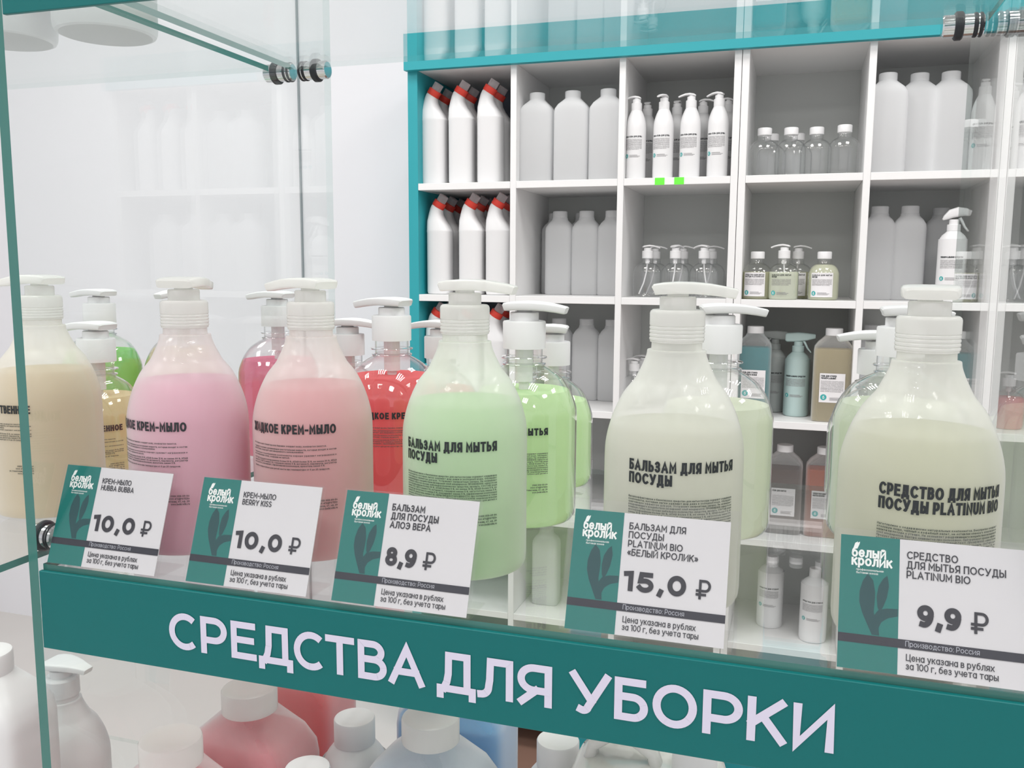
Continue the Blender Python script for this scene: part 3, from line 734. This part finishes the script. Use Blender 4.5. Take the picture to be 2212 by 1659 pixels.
def rect_bottle(name, label, group, loc, rot, w, d, skin, liq=None, level=.19, labelled=None, capm='white_plastic', emblem=True, scale=1, cat='bottle'):
    t = thing(name, label, cat, loc, rot, group); t.scale = (scale,)*3
    obj('bottle_body', rings(BM(), rect_rings(w, d) + [sq_ring(0, 0, .2275, .0195, .0195, 2, 48)]), MT[skin], t, 40)
    if liq: obj('liquid', rings(BM(), rect_rings(w, d, .0012, level)), MT['liq_' + liq], t, 40)
    obj('cap', cap_bm(.0215, .2245, .2435), MT[capm], t, 40)
    if labelled:
        y = -d/2 - .0004
        lb = obj('paper_label', boxes((-.031, .031, y, y+.0003, .052, .128)), MT['label_paper'], t)
        fn = lambda u, v: (u, y-.0003, v)
        fs = []
        for i, h in enumerate(labelled): fs += text(h, .0045, .0011, .5, .2, 2, -.028, .119 - i*.0058)[0]
        obj('label_heading', text_mesh('label_heading', fs, fn, MT['ink']), None, lb)
        fs, _ = para(DISH[:430], .0019, .0005, .056, .0030, .8, .107, -.028, 10)
        fs += rect_fs(-.005, .022, .058, .0595) + rect_fs(-.005, .020, .061, .0625) + rect_fs(-.005, .024, .064, .0652)
        obj('label_text', text_mesh('label_text', fs, fn, MT['grey_ink']), None, lb)
        e = obj('emblem', text_mesh('emblem', disc_fs(-.020, .0655, .0078, 24), fn, MT['emblem']), None, lb)
        fs, _ = text('б', .0085, .0013, .8, q=3, x0=-.0225, y0=.0612)
        obj('emblem_letter', text_mesh('emblem_letter', fs, lambda u, v: (u, y-.0005, v), MT['logo_white']), None, lb)
    return t

# ------------------------------------------------------------------ the small stock in the shelving
def round_print(t, R, az, heads, z1, W, body_lines, ez, hcap=.0042, boxed=None, emr=.0055):
    az = math.radians(az)
    if boxed:
        z0 = boxed
        lb = obj('paper_label', flat(rect_fs(-W/2-.003, W/2+.003, z0, z1+.008, 14), on_cyl(R, az)), MT['label_paper'], t)
        R += .0003
    p = lb if boxed else t
    fs = []; z = z1
    for h in heads:
        fs += text(h, hcap, hcap*.25, .5, .2, 2, -W/2, z, fit=W if len(h) > 13 else None)[0]; z -= hcap*1.25
    obj('label_heading', text_mesh('label_heading', fs, on_cyl(R, az), MT['ink']), None, p)
    fs, n = para(DISH[:260 + 60*body_lines], .0016, .00040, W, .0024, .8, z - .0005, -W/2, body_lines)
    fs += rect_fs(-W/2+emr*2+.004, W*.32, ez-.004, ez-.0028, 4) + rect_fs(-W/2+emr*2+.004, W*.40, ez-.0015, ez-.0003, 4) + rect_fs(-W/2+emr*2+.004, W*.25, ez+.001, ez+.0022, 4)
    obj('label_text', text_mesh('label_text', fs, on_cyl(R, az), MT['grey_ink']), None, p)
    obj('emblem', text_mesh('emblem', [[(u, v) for u, v in disc_fs(-W/2+emr, ez, emr, 20)[0]]], on_cyl(R+.0002, az), MT['emblem']), None, p)
    fs, _ = text('б', emr*1.15, emr*.18, .8, q=3, x0=-W/2+emr*.68, y0=ez-emr*.6)
    obj('emblem_letter', text_mesh('emblem_letter', fs, on_cyl(R+.0005, az), MT['logo_white']), None, p)

def mk_toilet(label, group):
    t = thing('toilet_cleaner_bottle', label, 'bottle', group=group)
    S = [(0, 0, .031, .026, 0), (0, .002, .034, .029, 0), (0, .008, .0358, .030, 0), (0, .180, .0362, .030, 0), (0, .1825, .0368, .0305, 0), (-.0002, .187, .0362, .030, .04), (-.0035, .206, .0330, .0275, .22), (-.0075, .224, .0275, .024, .38), (-.0095, .240, .0215, .0205, .5), (-.0080, .250, .0185, .0185, .56), (-.0050, .257, .0150, .0150, .58)]
    obj('bottle_body', rings(BM(), [sq_ring(x, 0, z, a, b, 3.4 if i < 7 else 2.4, 40, tl) for i, (x, z, a, b, tl) in enumerate(S)]), MT['white_plastic'], t, 45)
    def tilt(pr, m, name):
        bm = lathe(pr, 28); bmesh.ops.transform(bm, matrix=Matrix.Translation((-.0068, 0, .2535)) @ Matrix.Rotation(.58, 4, 'Y'), verts=bm.verts[:]); obj(name, bm, MT[m], t, 35)
    tilt([(.0185, 0), (.0190, .001), (.0190, .0165), (.0178, .0175)], 'red_plastic', 'collar')
    tilt([(.0140, .0176), (.0140, .037), (.0130, .038)], 'cap_clear', 'cap')
    return t
def mk_gel(label, group, spray=None):
    t = thing('pump_bottle', label, 'pump bottle', group=group)
    pr = [(.0225, 0), (.0258, .0015), (.0268, .006)] + smooth_prof([(.0268, .132), (.0262, .143), (.0240, .155), (.0205, .166), (.0165, .175), (.0134, .181)], 2)
    obj('bottle_body', lathe(pr, 36), MT['white_plastic'], t, 40)
    obj('collar', lathe([(.0130, .180), (.0140, .1805), (.0140, .1985), (.0130, .1995)], 28), MT['white_plastic'], t, 40)
    bm = lathe([(.0108, .199), (.0108, .2085), (.0095, .2095)], 24); lathe([(.006, .209), (.006, .213)], 16, bm)
    sweep(bm, [(-.011, .2115), (-.006, .2140), (.004, .2158), (.016, .2150), (.026, .2120), (.0335, .2090)], [.014, .017, .018, .014, .010, .008], [.004, .0055, .006, .0055, .005, .004], 3.5, 16)
    hd = obj('pump_head', bm, MT['white_plastic'], t, 40)
    round_print(t, .0271, -98, ['КРЕМ-ГЕЛЬ ДЛЯ ДУША'], .108, .050, 12, .060)
    return t
def small_body(dome=True):
    return [(.030, 0), (.0355, .0012), (.0378, .005)] + smooth_prof([(.0385, .012), (.0385, .062), (.0375, .072), (.033, .082), (.0255, .0895), (.0175, .0935)], 3) + [(.0160, .096), (.0158, .108)]
def mk_small(name, label, group, skin='pet', liq=None, level=.08, top='cap', boxed=True, print_=True, heads=('БАЛЬЗАМ ДЛЯ МЫТЬЯ', 'ПОСУДЫ'), k=1.0, cat='bottle', az=-98):
    t = thing(name, label, cat, group=group)
    obj('bottle_body', lathe(small_body(), 40), MT[skin], t, 40)
    if liq: obj('liquid', lathe(inset(small_body(), .001, level), 36), MT['liq_' + liq], t, 40)
    if top == 'cap': obj('cap', cap_bm(.0178, .1055, .1245, 28), MT['white_plastic'], t, 40)
    else:
        obj('collar', lathe([(.0142, .106), (.0152, .1065), (.0152, .126), (.0142, .127)], 28), MT['white_plastic'], t, 40)
        bm = lathe([(.0105, .126), (.0105, .134), (.0095, .135)], 24)
        sweep(bm, [(-.014, .1375), (-.008, .1395), (.004, .1412), (.016, .1400), (.026, .1375), (.034, .1345)], [.016, .020, .021, .015, .011, .008], [.004, .005, .0055, .005, .0045, .004], 3.5, 16)
        obj('pump_head', bm, MT['white_plastic'], t, 40)
        bm = lathe([(.006, .092), (.006, .108)], 14)
        sweep(bm, [(0, .095), (-.002, .07), (-.009, .04), (-.022, .008)], .004, .004, 2, 8)
        obj('dip_tube', bm, MT['white_plastic'], t, 40)
    if print_:
        round_print(t, .0389, az, list(heads), .062, .052, 7, .0175, .0038, .008 if boxed else None, .006)
    return t
def trigger(bm_t, z, m, style='round'):
    """trigger sprayer, nozzle along +x"""
    obj('collar', lathe([(.0145, z-.016), (.0155, z-.0155), (.0155, z-.001), (.0145, z)], 28), MT[m], bm_t, 40)
    bm = lathe([(.0115, z-.001), (.0115, z+.012)], 20)
    if style == 'round':
        sweep(bm, [(-.026, z+.012), (-.020, z+.017), (-.008, z+.026), (.008, z+.0305), (.024, z+.0300), (.036, z+.0265)], [.010, .019, .022, .021, .018, .014], [.004, .013, .022, .024, .019, .014], 4, 20)
    else:
        sweep(bm, [(-.034, z+.022), (-.030, z+.022), (.0, z+.024), (.022, z+.025), (.040, z+.0265), (.043, z+.0265)], [.016, .020, .022, .021, .018, .016], [.018, .024, .025, .020, .013, .011], 5, 20)
    hd = obj('spray_head', bm, MT[m], bm_t, 40)
    bm = BM(); sweep(bm, [(.012, z+.016), (.018, z+.006), (.024, z-.006), (.033, z-.017)], [.012, .012, .011, .009], [.007, .006, .005, .004], 4, 14)
    obj('trigger', bm, MT[m], hd, 40)
def mk_spray(label, group, m, style, printed=True):
    t = thing('spray_bottle', label, 'spray bottle', group=group)
    pr = [(.028, 0), (.0315, .0012), (.0328, .005)] + smooth_prof([(.033, .012), (.033, .142), (.0318, .152), (.026, .163), (.0185, .170), (.0150, .174)], 2)
    obj('bottle_body', lathe(pr, 36), MT[m], t, 40)
    trigger(t, .190, m, style)
    if printed: round_print(t, .0334, -98, ['УНИВЕРСАЛЬНОЕ СРЕДСТВО'], .108, .056, 9, .058)
    return t
def mk_cyl(label, group, printed=True):
    t = thing('cylinder_bottle', label, 'bottle', group=group)
    pr = [(.031, 0), (.0345, .0012), (.0358, .005)] + smooth_prof([(.036, .012), (.036, .150), (.0350, .158), (.028, .168), (.0185, .175), (.0150, .179)], 2)
    obj('bottle_body', lathe(pr, 36), MT['white_plastic'], t, 40)
    obj('cap', cap_bm(.0155, .179, .2035, 28), MT['white_plastic'], t, 40)
    if printed: round_print(t, .0364, -98, ['СРЕДСТВО ДЛЯ СТЕКОЛ'], .115, .058, 9, .068)
    return t
RG = 'rectangular bottles with coloured liquid'
MAKE = {
    'toilet': lambda l, g: mk_toilet(l, g),
    'rect': lambda l, g: rect_bottle('rectangular_bottle', l, g, (0, 0, 0), 0, .0965, .064, 'natural', capm='natural'),
    'rectn': lambda l, g: rect_bottle('rectangular_bottle', l, g, (0, 0, 0), 0, .080, .060, 'natural', capm='natural'),
    'gel': lambda l, g: mk_gel(l, g),
    'clear': lambda l, g: mk_small('clear_bottle', l, g, print_=False),
    'cpump': lambda l, g: mk_small('pump_bottle', l, g, top='pump', print_=False, cat='pump bottle'),
    'lab_olive': lambda l, g: mk_small('soap_bottle', l, g, 'pet', 'olive', .072, heads=('СРЕДСТВО ДЛЯ МЫТЬЯ', 'ПОСУДЫ PLATINUM BIO')),
    'lab_cream': lambda l, g: mk_small('soap_bottle', l, g, 'pet', 'cream', .091),
    'labp_milk': lambda l, g: mk_small('pump_bottle', l, g, 'pet', 'cream_green', .072, 'pump', False, cat='pump bottle'),
    'labp_olive': lambda l, g: mk_small('pump_bottle', l, g, 'pet', 'olive', .072, 'pump', True, cat='pump bottle'),
    'labp_red': lambda l, g: mk_small('pump_bottle', l, g, 'pet', 'bred', .078, 'pump', False, print_=False, cat='pump bottle'),
    'spray_print': lambda l, g: mk_spray(l, g, 'white_plastic', 'round'),
    'spray_grey': lambda l, g: mk_spray(l, g, 'grey_plastic', 'flat'),
    'spray_mint': lambda l, g: mk_spray(l, g, 'mint_plastic', 'flat'),
    'liq_teal': lambda l, g: rect_bottle('rectangular_bottle', l, g or RG, (0, 0, 0), 0, .088, .062, 'natural_clear', 'teal', .188, ['ГЕЛЬ ДЛЯ СТИРКИ', 'ЦВЕТНОГО БЕЛЬЯ']),
    'liq_beige': lambda l, g: rect_bottle('rectangular_bottle', l, g or RG, (0, 0, 0), 0, .0965, .064, 'natural_clear', 'beige', .190, ['ГЕЛЬ ДЛЯ СТИРКИ', 'УНИВЕРСАЛЬНЫЙ']),
    'liq_brown': lambda l, g: rect_bottle('rectangular_bottle', l, g or RG, (0, 0, 0), 0, .0965, .064, 'natural_clear', 'brown', .180, ['ГЕЛЬ ДЛЯ МЫТЬЯ']),
    'liq_amber': lambda l, g: rect_bottle('rectangular_bottle', l, g or RG, (0, 0, 0), 0, .0965, .064, 'natural_clear', 'amber', .185, ['СРЕДСТВО ДЛЯ', 'МЫТЬЯ ПОЛОВ']),
    'cyl': lambda l, g: mk_cyl(l, g),
}
PROTO = {}
def place(kind, x, y, z, rot, label, group):
    if kind in PROTO:
        r = dup(PROTO[kind], (x, y, z), 0, label, group)
    else:
        r = MAKE[kind](label, group); r.location = (x, y, z + ZO); PROTO[kind] = r
    for ch in r.children:                       # the pump or sprayer turns, the printed front stays
        if ch.name.split('.')[0] in ('pump_head', 'spray_head', 'dip_tube'): ch.rotation_euler = (0, 0, math.radians(rot))
    return r
ITEMS = [
    ('toilet', -1.0232, 2.46, 0.459, 0, 'white angled-neck toilet cleaner bottle with red collar, top shelf, front row, left', 'toilet cleaner bottles with red collars'),
    ('toilet', -0.9399, 2.46, 0.459, 0, 'white angled-neck toilet cleaner bottle with red collar, top shelf, front row, middle', 'toilet cleaner bottles with red collars'),
    ('toilet', -0.8526, 2.46, 0.459, 0, 'white angled-neck toilet cleaner bottle with red collar, top shelf, front row, right', 'toilet cleaner bottles with red collars'),
    ('toilet', -1.0317, 2.56, 0.459, 0, 'white angled-neck toilet cleaner bottle with red collar, top shelf, standing behind the front left one', 'toilet cleaner bottles with red collars'),
    ('toilet', -0.9486, 2.56, 0.459, 0, 'white angled-neck toilet cleaner bottle with red collar, top shelf, standing behind the front middle one', 'toilet cleaner bottles with red collars'),
    ('toilet', -0.8598, 2.56, 0.459, 0, 'white angled-neck toilet cleaner bottle with red collar, top shelf, standing behind the front right one', 'toilet cleaner bottles with red collars'),
    ('toilet', -1.0089, 2.46, 0.143, 0, 'white angled-neck toilet cleaner bottle with red collar, second shelf, front row, left', 'toilet cleaner bottles with red collars'),
    ('toilet', -0.9087, 2.46, 0.143, 0, 'white angled-neck toilet cleaner bottle with red collar, second shelf, front row, middle', 'toilet cleaner bottles with red collars'),
    ('toilet', -0.8263, 2.46, 0.143, 0, 'white angled-neck toilet cleaner bottle with red collar, second shelf, front row, right', 'toilet cleaner bottles with red collars'),
    ('toilet', -1.0179, 2.56, 0.143, 0, 'white angled-neck toilet cleaner bottle with red collar, second shelf, second row, left', 'toilet cleaner bottles with red collars'),
    ('toilet', -0.9174, 2.56, 0.143, 0, 'white angled-neck toilet cleaner bottle with red collar, second shelf, second row, middle', 'toilet cleaner bottles with red collars'),
    ('toilet', -0.8336, 2.56, 0.143, 0, 'white angled-neck toilet cleaner bottle with red collar, second shelf, second row, right', 'toilet cleaner bottles with red collars'),
    ('toilet', -1.0243, 2.655, 0.143, 0, 'white angled-neck toilet cleaner bottle with red collar, second shelf, rearmost row, left', 'toilet cleaner bottles with red collars'),
    ('toilet', -0.9223, 2.655, 0.143, 0, 'white angled-neck toilet cleaner bottle with red collar, second shelf, rearmost row, right', 'toilet cleaner bottles with red collars'),
    ('toilet', -1.0148, 2.46, -0.173, 0, 'white angled-neck toilet cleaner bottle with red collar, third shelf, front row, left', 'toilet cleaner bottles with red collars'),
    ('toilet', -0.9204, 2.46, -0.173, 0, 'white angled-neck toilet cleaner bottle with red collar, third shelf, front row, middle', 'toilet cleaner bottles with red collars'),
    ('toilet', -0.8308, 2.46, -0.173, 0, 'white angled-neck toilet cleaner bottle with red collar, third shelf, front row, right', 'toilet cleaner bottles with red collars'),
    ('toilet', -1.0251, 2.56, -0.173, 0, 'white angled-neck toilet cleaner bottle with red collar, third shelf, back row, left', 'toilet cleaner bottles with red collars'),
    ('toilet', -0.8379, 2.56, -0.173, 0, 'white angled-neck toilet cleaner bottle with red collar, third shelf, back row, right', 'toilet cleaner bottles with red collars'),
    ('rect', -0.7151, 2.46, 0.459, 0, 'empty white rectangular bottle with wide cap, top shelf beside toilet cleaners, left', 'empty rectangular white bottles'),
    ('rect', -0.6136, 2.46, 0.459, 0, 'empty white rectangular bottle with wide cap, top shelf beside toilet cleaners, middle', 'empty rectangular white bottles'),
    ('rect', -0.5146, 2.46, 0.459, 0, 'empty white rectangular bottle with wide cap, top shelf beside toilet cleaners, right', 'empty rectangular white bottles'),
    ('rectn', -0.677, 2.58, 0.143, 0, 'empty white rectangular bottle with wide cap, second shelf beside toilet cleaners, front left', 'empty rectangular white bottles'),
    ('rectn', -0.5971, 2.58, 0.143, 0, 'empty white rectangular bottle with wide cap, second shelf beside toilet cleaners, front middle', 'empty rectangular white bottles'),
    ('rectn', -0.5199, 2.58, 0.143, 0, 'empty white rectangular bottle with wide cap, second shelf beside toilet cleaners, front right', 'empty rectangular white bottles'),
    ('rectn', -0.7139, 2.67, 0.143, 0, 'empty white rectangular bottle with wide cap, second shelf, half hidden behind front left one', 'empty rectangular white bottles'),
    ('rectn', -0.6309, 2.67, 0.143, 0, 'empty white rectangular bottle with wide cap, second shelf, half hidden behind front middle one', 'empty rectangular white bottles'),
    ('rectn', -0.6864, 2.62, -0.173, 0, 'empty white rectangular bottle with wide cap, third shelf in deep shade, left', 'empty rectangular white bottles'),
    ('rectn', -0.6012, 2.62, -0.173, 0, 'empty white rectangular bottle with wide cap, third shelf in deep shade, middle', 'empty rectangular white bottles'),
    ('rectn', -0.5218, 2.62, -0.173, 0, 'empty white rectangular bottle with wide cap, third shelf in deep shade, right', 'empty rectangular white bottles'),
    ('rect', 0.1883, 2.455, 0.459, 0, 'empty white rectangular bottle with wide cap, top shelf right of clear bottles, left', 'empty rectangular white bottles'),
    ('rect', 0.2631, 2.48, 0.459, 0, 'empty white rectangular bottle with wide cap, top shelf right of clear bottles, middle', 'empty rectangular white bottles'),
    ('rect', 0.3335, 2.48, 0.459, 0, 'empty white rectangular bottle with wide cap, top shelf right of clear bottles, right', 'empty rectangular white bottles'),
    ('rectn', 0.1955, 2.56, 0.143, 0, 'empty white rectangular bottle with wide cap, second shelf left of the white sprayer, left', 'empty rectangular white bottles'),
    ('rectn', 0.2688, 2.56, 0.143, 0, 'empty white rectangular bottle with wide cap, second shelf left of the white sprayer, right', 'empty rectangular white bottles'),
    ('rectn', 0.3563, 2.66, 0.143, 0, 'empty white rectangular bottle with wide cap, second shelf, hidden behind the white sprayer', 'empty rectangular white bottles'),
    ('rectn', 0.2012, 2.66, -0.173, 0, 'empty white rectangular bottle with wide cap, third shelf, right of divider beside beige bottle', 'empty rectangular white bottles'),
    ('rectn', -0.691, 2.52, -0.79, 0, 'empty white rectangular bottle with wide cap, seen below through the glass shelf, lowest row', 'empty rectangular white bottles'),
    ('gel', -0.4328, 2.44, 0.459, 180, 'white shower gel pump bottle with printed front, top shelf, first from left', 'white shower gel pump bottles'),
    ('gel', -0.3597, 2.44, 0.459, 250, 'white shower gel pump bottle with printed front, top shelf, second from left, nozzle forward', 'white shower gel pump bottles'),
    ('gel', -0.289, 2.44, 0.459, 185, 'white shower gel pump bottle with printed front, top shelf, third from left', 'white shower gel pump bottles'),
    ('gel', -0.2173, 2.44, 0.459, 165, 'white shower gel pump bottle with printed front, top shelf, fourth, near the white divider', 'white shower gel pump bottles'),
    ('gel', -0.419, 2.53, 0.459, 90, 'white shower gel pump bottle with printed front, behind the first from left', 'white shower gel pump bottles'),
    ('gel', -0.3374, 2.53, 0.459, 80, 'white shower gel pump bottle with printed front, behind the second from left', 'white shower gel pump bottles'),
    ('gel', -0.2673, 2.53, 0.459, 0, 'white shower gel pump bottle with printed front, behind the third, nozzle to the right', 'white shower gel pump bottles'),
    ('gel', -0.2008, 2.53, 0.459, 190, 'white shower gel pump bottle with printed front, behind the fourth near divider', 'white shower gel pump bottles'),
    ('gel', 0.4058, 2.45, 0.459, 90, 'white shower gel pump bottle with printed front, right compartment seen through the glass side', 'white shower gel pump bottles'),
    ('gel', 0.4835, 2.46, 0.459, 180, 'white shower gel pump bottle with printed front, far right unit at the picture edge', 'white shower gel pump bottles'),
    ('clear', -0.1006, 2.46, 0.459, 0, 'small empty clear bottle with white screw cap, leftmost of four on top shelf', 'small clear bottles with white caps'),
    ('clear', -0.0351, 2.47, 0.459, 0, 'small empty clear bottle with white screw cap, second of four on top shelf', 'small clear bottles with white caps'),
    ('clear', 0.0276, 2.48, 0.459, 0, 'small empty clear bottle with white screw cap, third of four on top shelf', 'small clear bottles with white caps'),
    ('clear', 0.0943, 2.46, 0.459, 0, 'small empty clear bottle with white screw cap, rightmost of four on top shelf', 'small clear bottles with white caps'),
    ('clear', -0.0857, 2.57, 0.459, 0, 'small empty clear bottle with white cap, back row behind the leftmost one', 'small clear bottles with white caps'),
    ('clear', -0.0187, 2.58, 0.459, 0, 'small empty clear bottle with white cap, back row behind the second one', 'small clear bottles with white caps'),
    ('cpump', -0.4019, 2.49, 0.143, 20, 'empty clear pump bottle with dip tube, second shelf, front row, left', 'empty clear pump bottles'),
    ('cpump', -0.3253, 2.49, 0.143, 60, 'empty clear pump bottle with dip tube, second shelf, front row, middle', 'empty clear pump bottles'),
    ('cpump', -0.2476, 2.49, 0.143, 150, 'empty clear pump bottle with dip tube, second shelf, front row, right', 'empty clear pump bottles'),
    ('cpump', -0.3966, 2.59, 0.143, 10, 'empty clear pump bottle, second shelf, hidden behind the front left one', 'empty clear pump bottles'),
    ('cpump', -0.3174, 2.59, 0.143, 20, 'empty clear pump bottle, second shelf, hidden behind the front middle one', 'empty clear pump bottles'),
    ('cpump', -0.237, 2.59, 0.143, 10, 'empty clear pump bottle, second shelf, hidden behind the front right one', 'empty clear pump bottles'),
    ('cpump', 0.4207, 2.5, 0.143, 20, 'empty clear pump bottle behind glass side, right of the white sprayer', 'empty clear pump bottles'),
    ('cpump', 0.5035, 2.5, 0.143, 170, 'empty clear pump bottle on far right unit at picture edge', 'empty clear pump bottles'),
    ('cpump', -0.4328, 2.5, -0.173, 170, 'small clear pump bottle on third shelf beside white divider', 'empty clear pump bottles'),
    ('cpump', -0.4228, 2.6, -0.173, 170, 'small clear pump bottle on third shelf behind another at the divider', 'empty clear pump bottles'),
    ('lab_olive', -0.1057, 2.46, 0.143, 0, 'small olive dish soap bottle with white cap and label, second shelf left', 'labelled dish soap samples'),
    ('labp_milk', -0.0386, 2.45, 0.143, 170, 'small milky green pump bottle with printed front, second shelf', 'labelled dish soap samples'),
    ('labp_olive', -0.0042, 2.56, 0.143, 10, 'small olive pump bottle with label standing behind the milky green one', 'labelled dish soap samples'),
    ('lab_cream', 0.0612, 2.46, 0.143, 0, 'small cream dish soap bottle with white cap and label, second shelf right', 'labelled dish soap samples'),
    ('spray_print', 0.3581, 2.45, 0.143, 0, 'white trigger spray bottle with printed label, second shelf right', ''),
    ('liq_teal', -0.1037, 2.47, -0.173, 0, 'rectangular bottle of teal liquid with white label and cap', ''),
    ('spray_grey', -0.0543, 2.58, -0.173, 180, 'grey white trigger spray bottle with nozzle turned left, behind teal bottle', ''),
    ('spray_mint', 0.0071, 2.52, -0.173, 0, 'pale mint trigger spray bottle between teal and beige bottles', ''),
    ('liq_beige', 0.0945, 2.46, -0.173, 0, 'rectangular bottle of beige liquid with white label and cap', ''),
    ('liq_brown', -0.0142, 2.5, -0.495, 0, 'rectangular bottle of dark brown liquid on shaded lower shelf', ''),
    ('liq_amber', 0.0897, 2.5, -0.495, 0, 'rectangular bottle of orange brown liquid on shaded lower shelf', ''),
    ('cyl', -0.0374, 2.56, -0.79, 0, 'white cylinder bottle with printed label on bottom shelf, left of two', 'white cylinder bottles'),
    ('cyl', 0.0792, 2.49, -0.79, 0, 'white cylinder bottle with printed label on bottom shelf, right of two', 'white cylinder bottles'),
    ('cyl', -0.5851, 2.5, -0.495, 0, 'white cylinder bottle on lower shelf glimpsed beside the green pump bottle', 'white cylinder bottles'),
    ('labp_red', 0.5162, 2.5, -0.173, 170, 'small red soap pump bottle at right picture edge', ''),
    ('labp_milk', 0.4623, 2.5, -0.173, 20, 'small milky pump bottle seen through right glass side, third shelf', ''),
    ('rect', 0.62, 2.47, 0.459, 0, 'empty white rectangular bottle with wide cap, far right shelving unit, top shelf, left', 'bottles in the far right unit'),
    ('rect', 0.71, 2.47, 0.459, 0, 'empty white rectangular bottle with wide cap, far right shelving unit, top shelf, right', 'bottles in the far right unit'),
    ('toilet', 0.81, 2.47, 0.459, 0, 'white angled-neck toilet cleaner bottle with red collar, far right shelving unit, top shelf, left', 'bottles in the far right unit'),
    ('toilet', 0.9, 2.47, 0.459, 0, 'white angled-neck toilet cleaner bottle with red collar, far right shelving unit, top shelf, middle', 'bottles in the far right unit'),
    ('toilet', 0.99, 2.47, 0.459, 0, 'white angled-neck toilet cleaner bottle with red collar, far right shelving unit, top shelf, right', 'bottles in the far right unit'),
    ('rect', 0.62, 2.47, 0.143, 0, 'empty white rectangular bottle with wide cap, far right shelving unit, second shelf, left', 'bottles in the far right unit'),
    ('rect', 0.71, 2.47, 0.143, 0, 'empty white rectangular bottle with wide cap, far right shelving unit, second shelf, right', 'bottles in the far right unit'),
    ('rect', 0.82, 2.47, 0.143, 0, 'empty white rectangular bottle with wide cap, far right shelving unit, second column, second shelf, left', 'bottles in the far right unit'),
    ('rect', 0.93, 2.47, 0.143, 0, 'empty white rectangular bottle with wide cap, far right shelving unit, second column, second shelf, right', 'bottles in the far right unit'),
]
for it in ITEMS:
    place(it[0], it[1], it[2], it[3], it[4], it[5], it[6])

# ------------------------------------------------------------------ bottles on the lower glass shelf
ZL = -.42
GL = 'wide capped bottles on the lower shelf'
def low_rect(x, y, label, liq, level=.185, rot=-14):
    return rect_bottle('rectangular_bottle', label, GL, (x, y, ZL), math.radians(rot), .0965, .066, 'natural_clear', liq, level, None, 'shell_pump', scale=1.12)
low_rect(-.455, .547, 'wide capped bottle of rose liquid at lower left, nearest the glass', 'rose', .205, -8)
low_rect(-.446, .640, 'wide capped bottle of pale pink liquid standing behind the nearest one', 'rose', .207, -4)
low_rect(-.475, .765, 'bottle of strong red liquid behind the pale pink one', 'red', .200, 0)
low_rect(-.274, .6425, 'wide capped bottle of very pale blue liquid on the lower shelf', 'pale_blue', .205, -4)
low_rect(-.296, .762, 'bottle of bright blue liquid behind the pale blue one', 'blue', .190, 0)
def low_cyl(x, y, label, k=1.0, h=1.12):
    t = thing('cylinder_bottle', label, 'bottle', (x, y, ZL), 0, 'white capped bottles on the lower shelf')
    pr = [(.026, 0), (.029, .0012), (.030, .005)] + smooth_prof([(.0305, .012), (.0305, .162), (.0298, .170), (.026, .180), (.0195, .188), (.0160, .192)], 3)
    obj('bottle_body', lathe([(r*k, z*h) for r, z in pr], 40), MT['white_plastic'], t, 40)
    obj('cap', cap_bm(.0185, .190*h, .190*h+.024, 32), MT['white_plastic'], t, 40)
    return t
low_cyl(-.3655, .682, 'white capped bottle between the red and pale blue bottles, lower shelf')
low_cyl(-.1805, .703, 'white capped bottle beside the blue one, left of the glossy canister')
low_cyl(-.3635, .597, 'white cap just showing at bottom edge below the capped white bottle')
low_cyl(-.262, .560, 'white cap at bottom edge in front of the pale blue bottle')
def canister():
    t = thing('canister', 'glossy white canister on the lower shelf under the sign lettering', 'canister', (-.095, .648, ZL))
    hx, hy = .062, .052
    S = [(0, .92, .92), (.004, .98, .98), (.01, 1, 1), (.225, 1, 1), (.240, .985, .98), (.252, .93, .92), (.259, .82, .80), (.262, .66, .62)]
    obj('canister_body', rings(BM(), [sq_ring(0, 0, z, hx*a, hy*b, 5.5, 56) for z, a, b in S]), MT['gloss_white'], t, 40)
    obj('cap', cap_bm(.017, .258, .282), MT['white_plastic'], t, 40).location = (.036, 0, 0)
    bm = BM(); sweep(bm, [(-.045, .257), (-.042, .270), (-.030, .279), (-.010, .279), (.004, .270), (.008, .257)], .015, .010, 3, 16)
    obj('handle', bm, MT['gloss_white'], t, 40)
canister()

# beyond the left glass pane: the next bay
def white_pump(x, y, z, label):
    t = thing('pump_bottle', label, 'pump bottle', (x, y, z), 0, None)
    pr = frost_profile() + [(.0186, .1674), (.0163, .1676), (.0161, .1730)]
    obj('bottle_body', lathe(pr, 48), MT['white_plastic'], t, 35)
    obj('collar', lathe([(.0160, .1722), (.0177, .173), (.0177, .1915), (.0160, .1938)], 40), MT['white_plastic'], t, 35)
    h = obj('pump_head', pump_head(.1938), MT['white_plastic'], t, 40)
    return t
white_pump(-.752, .735, ZL, 'opaque white pump bottle on the lower left shelf beyond the pane')
rect_bottle('rectangular_bottle', 'opaque white capped bottle at the bottom left picture edge', None, (-.728, .622, ZL), .1, .0965, .066, 'white_plastic', scale=1.12)
#mk = mk_spray('white trigger spray bottle beyond the left pane on the lower shelf', None, 'white_plastic', 'flat', False); mk.location = (-.655, .690, ZL + ZO)
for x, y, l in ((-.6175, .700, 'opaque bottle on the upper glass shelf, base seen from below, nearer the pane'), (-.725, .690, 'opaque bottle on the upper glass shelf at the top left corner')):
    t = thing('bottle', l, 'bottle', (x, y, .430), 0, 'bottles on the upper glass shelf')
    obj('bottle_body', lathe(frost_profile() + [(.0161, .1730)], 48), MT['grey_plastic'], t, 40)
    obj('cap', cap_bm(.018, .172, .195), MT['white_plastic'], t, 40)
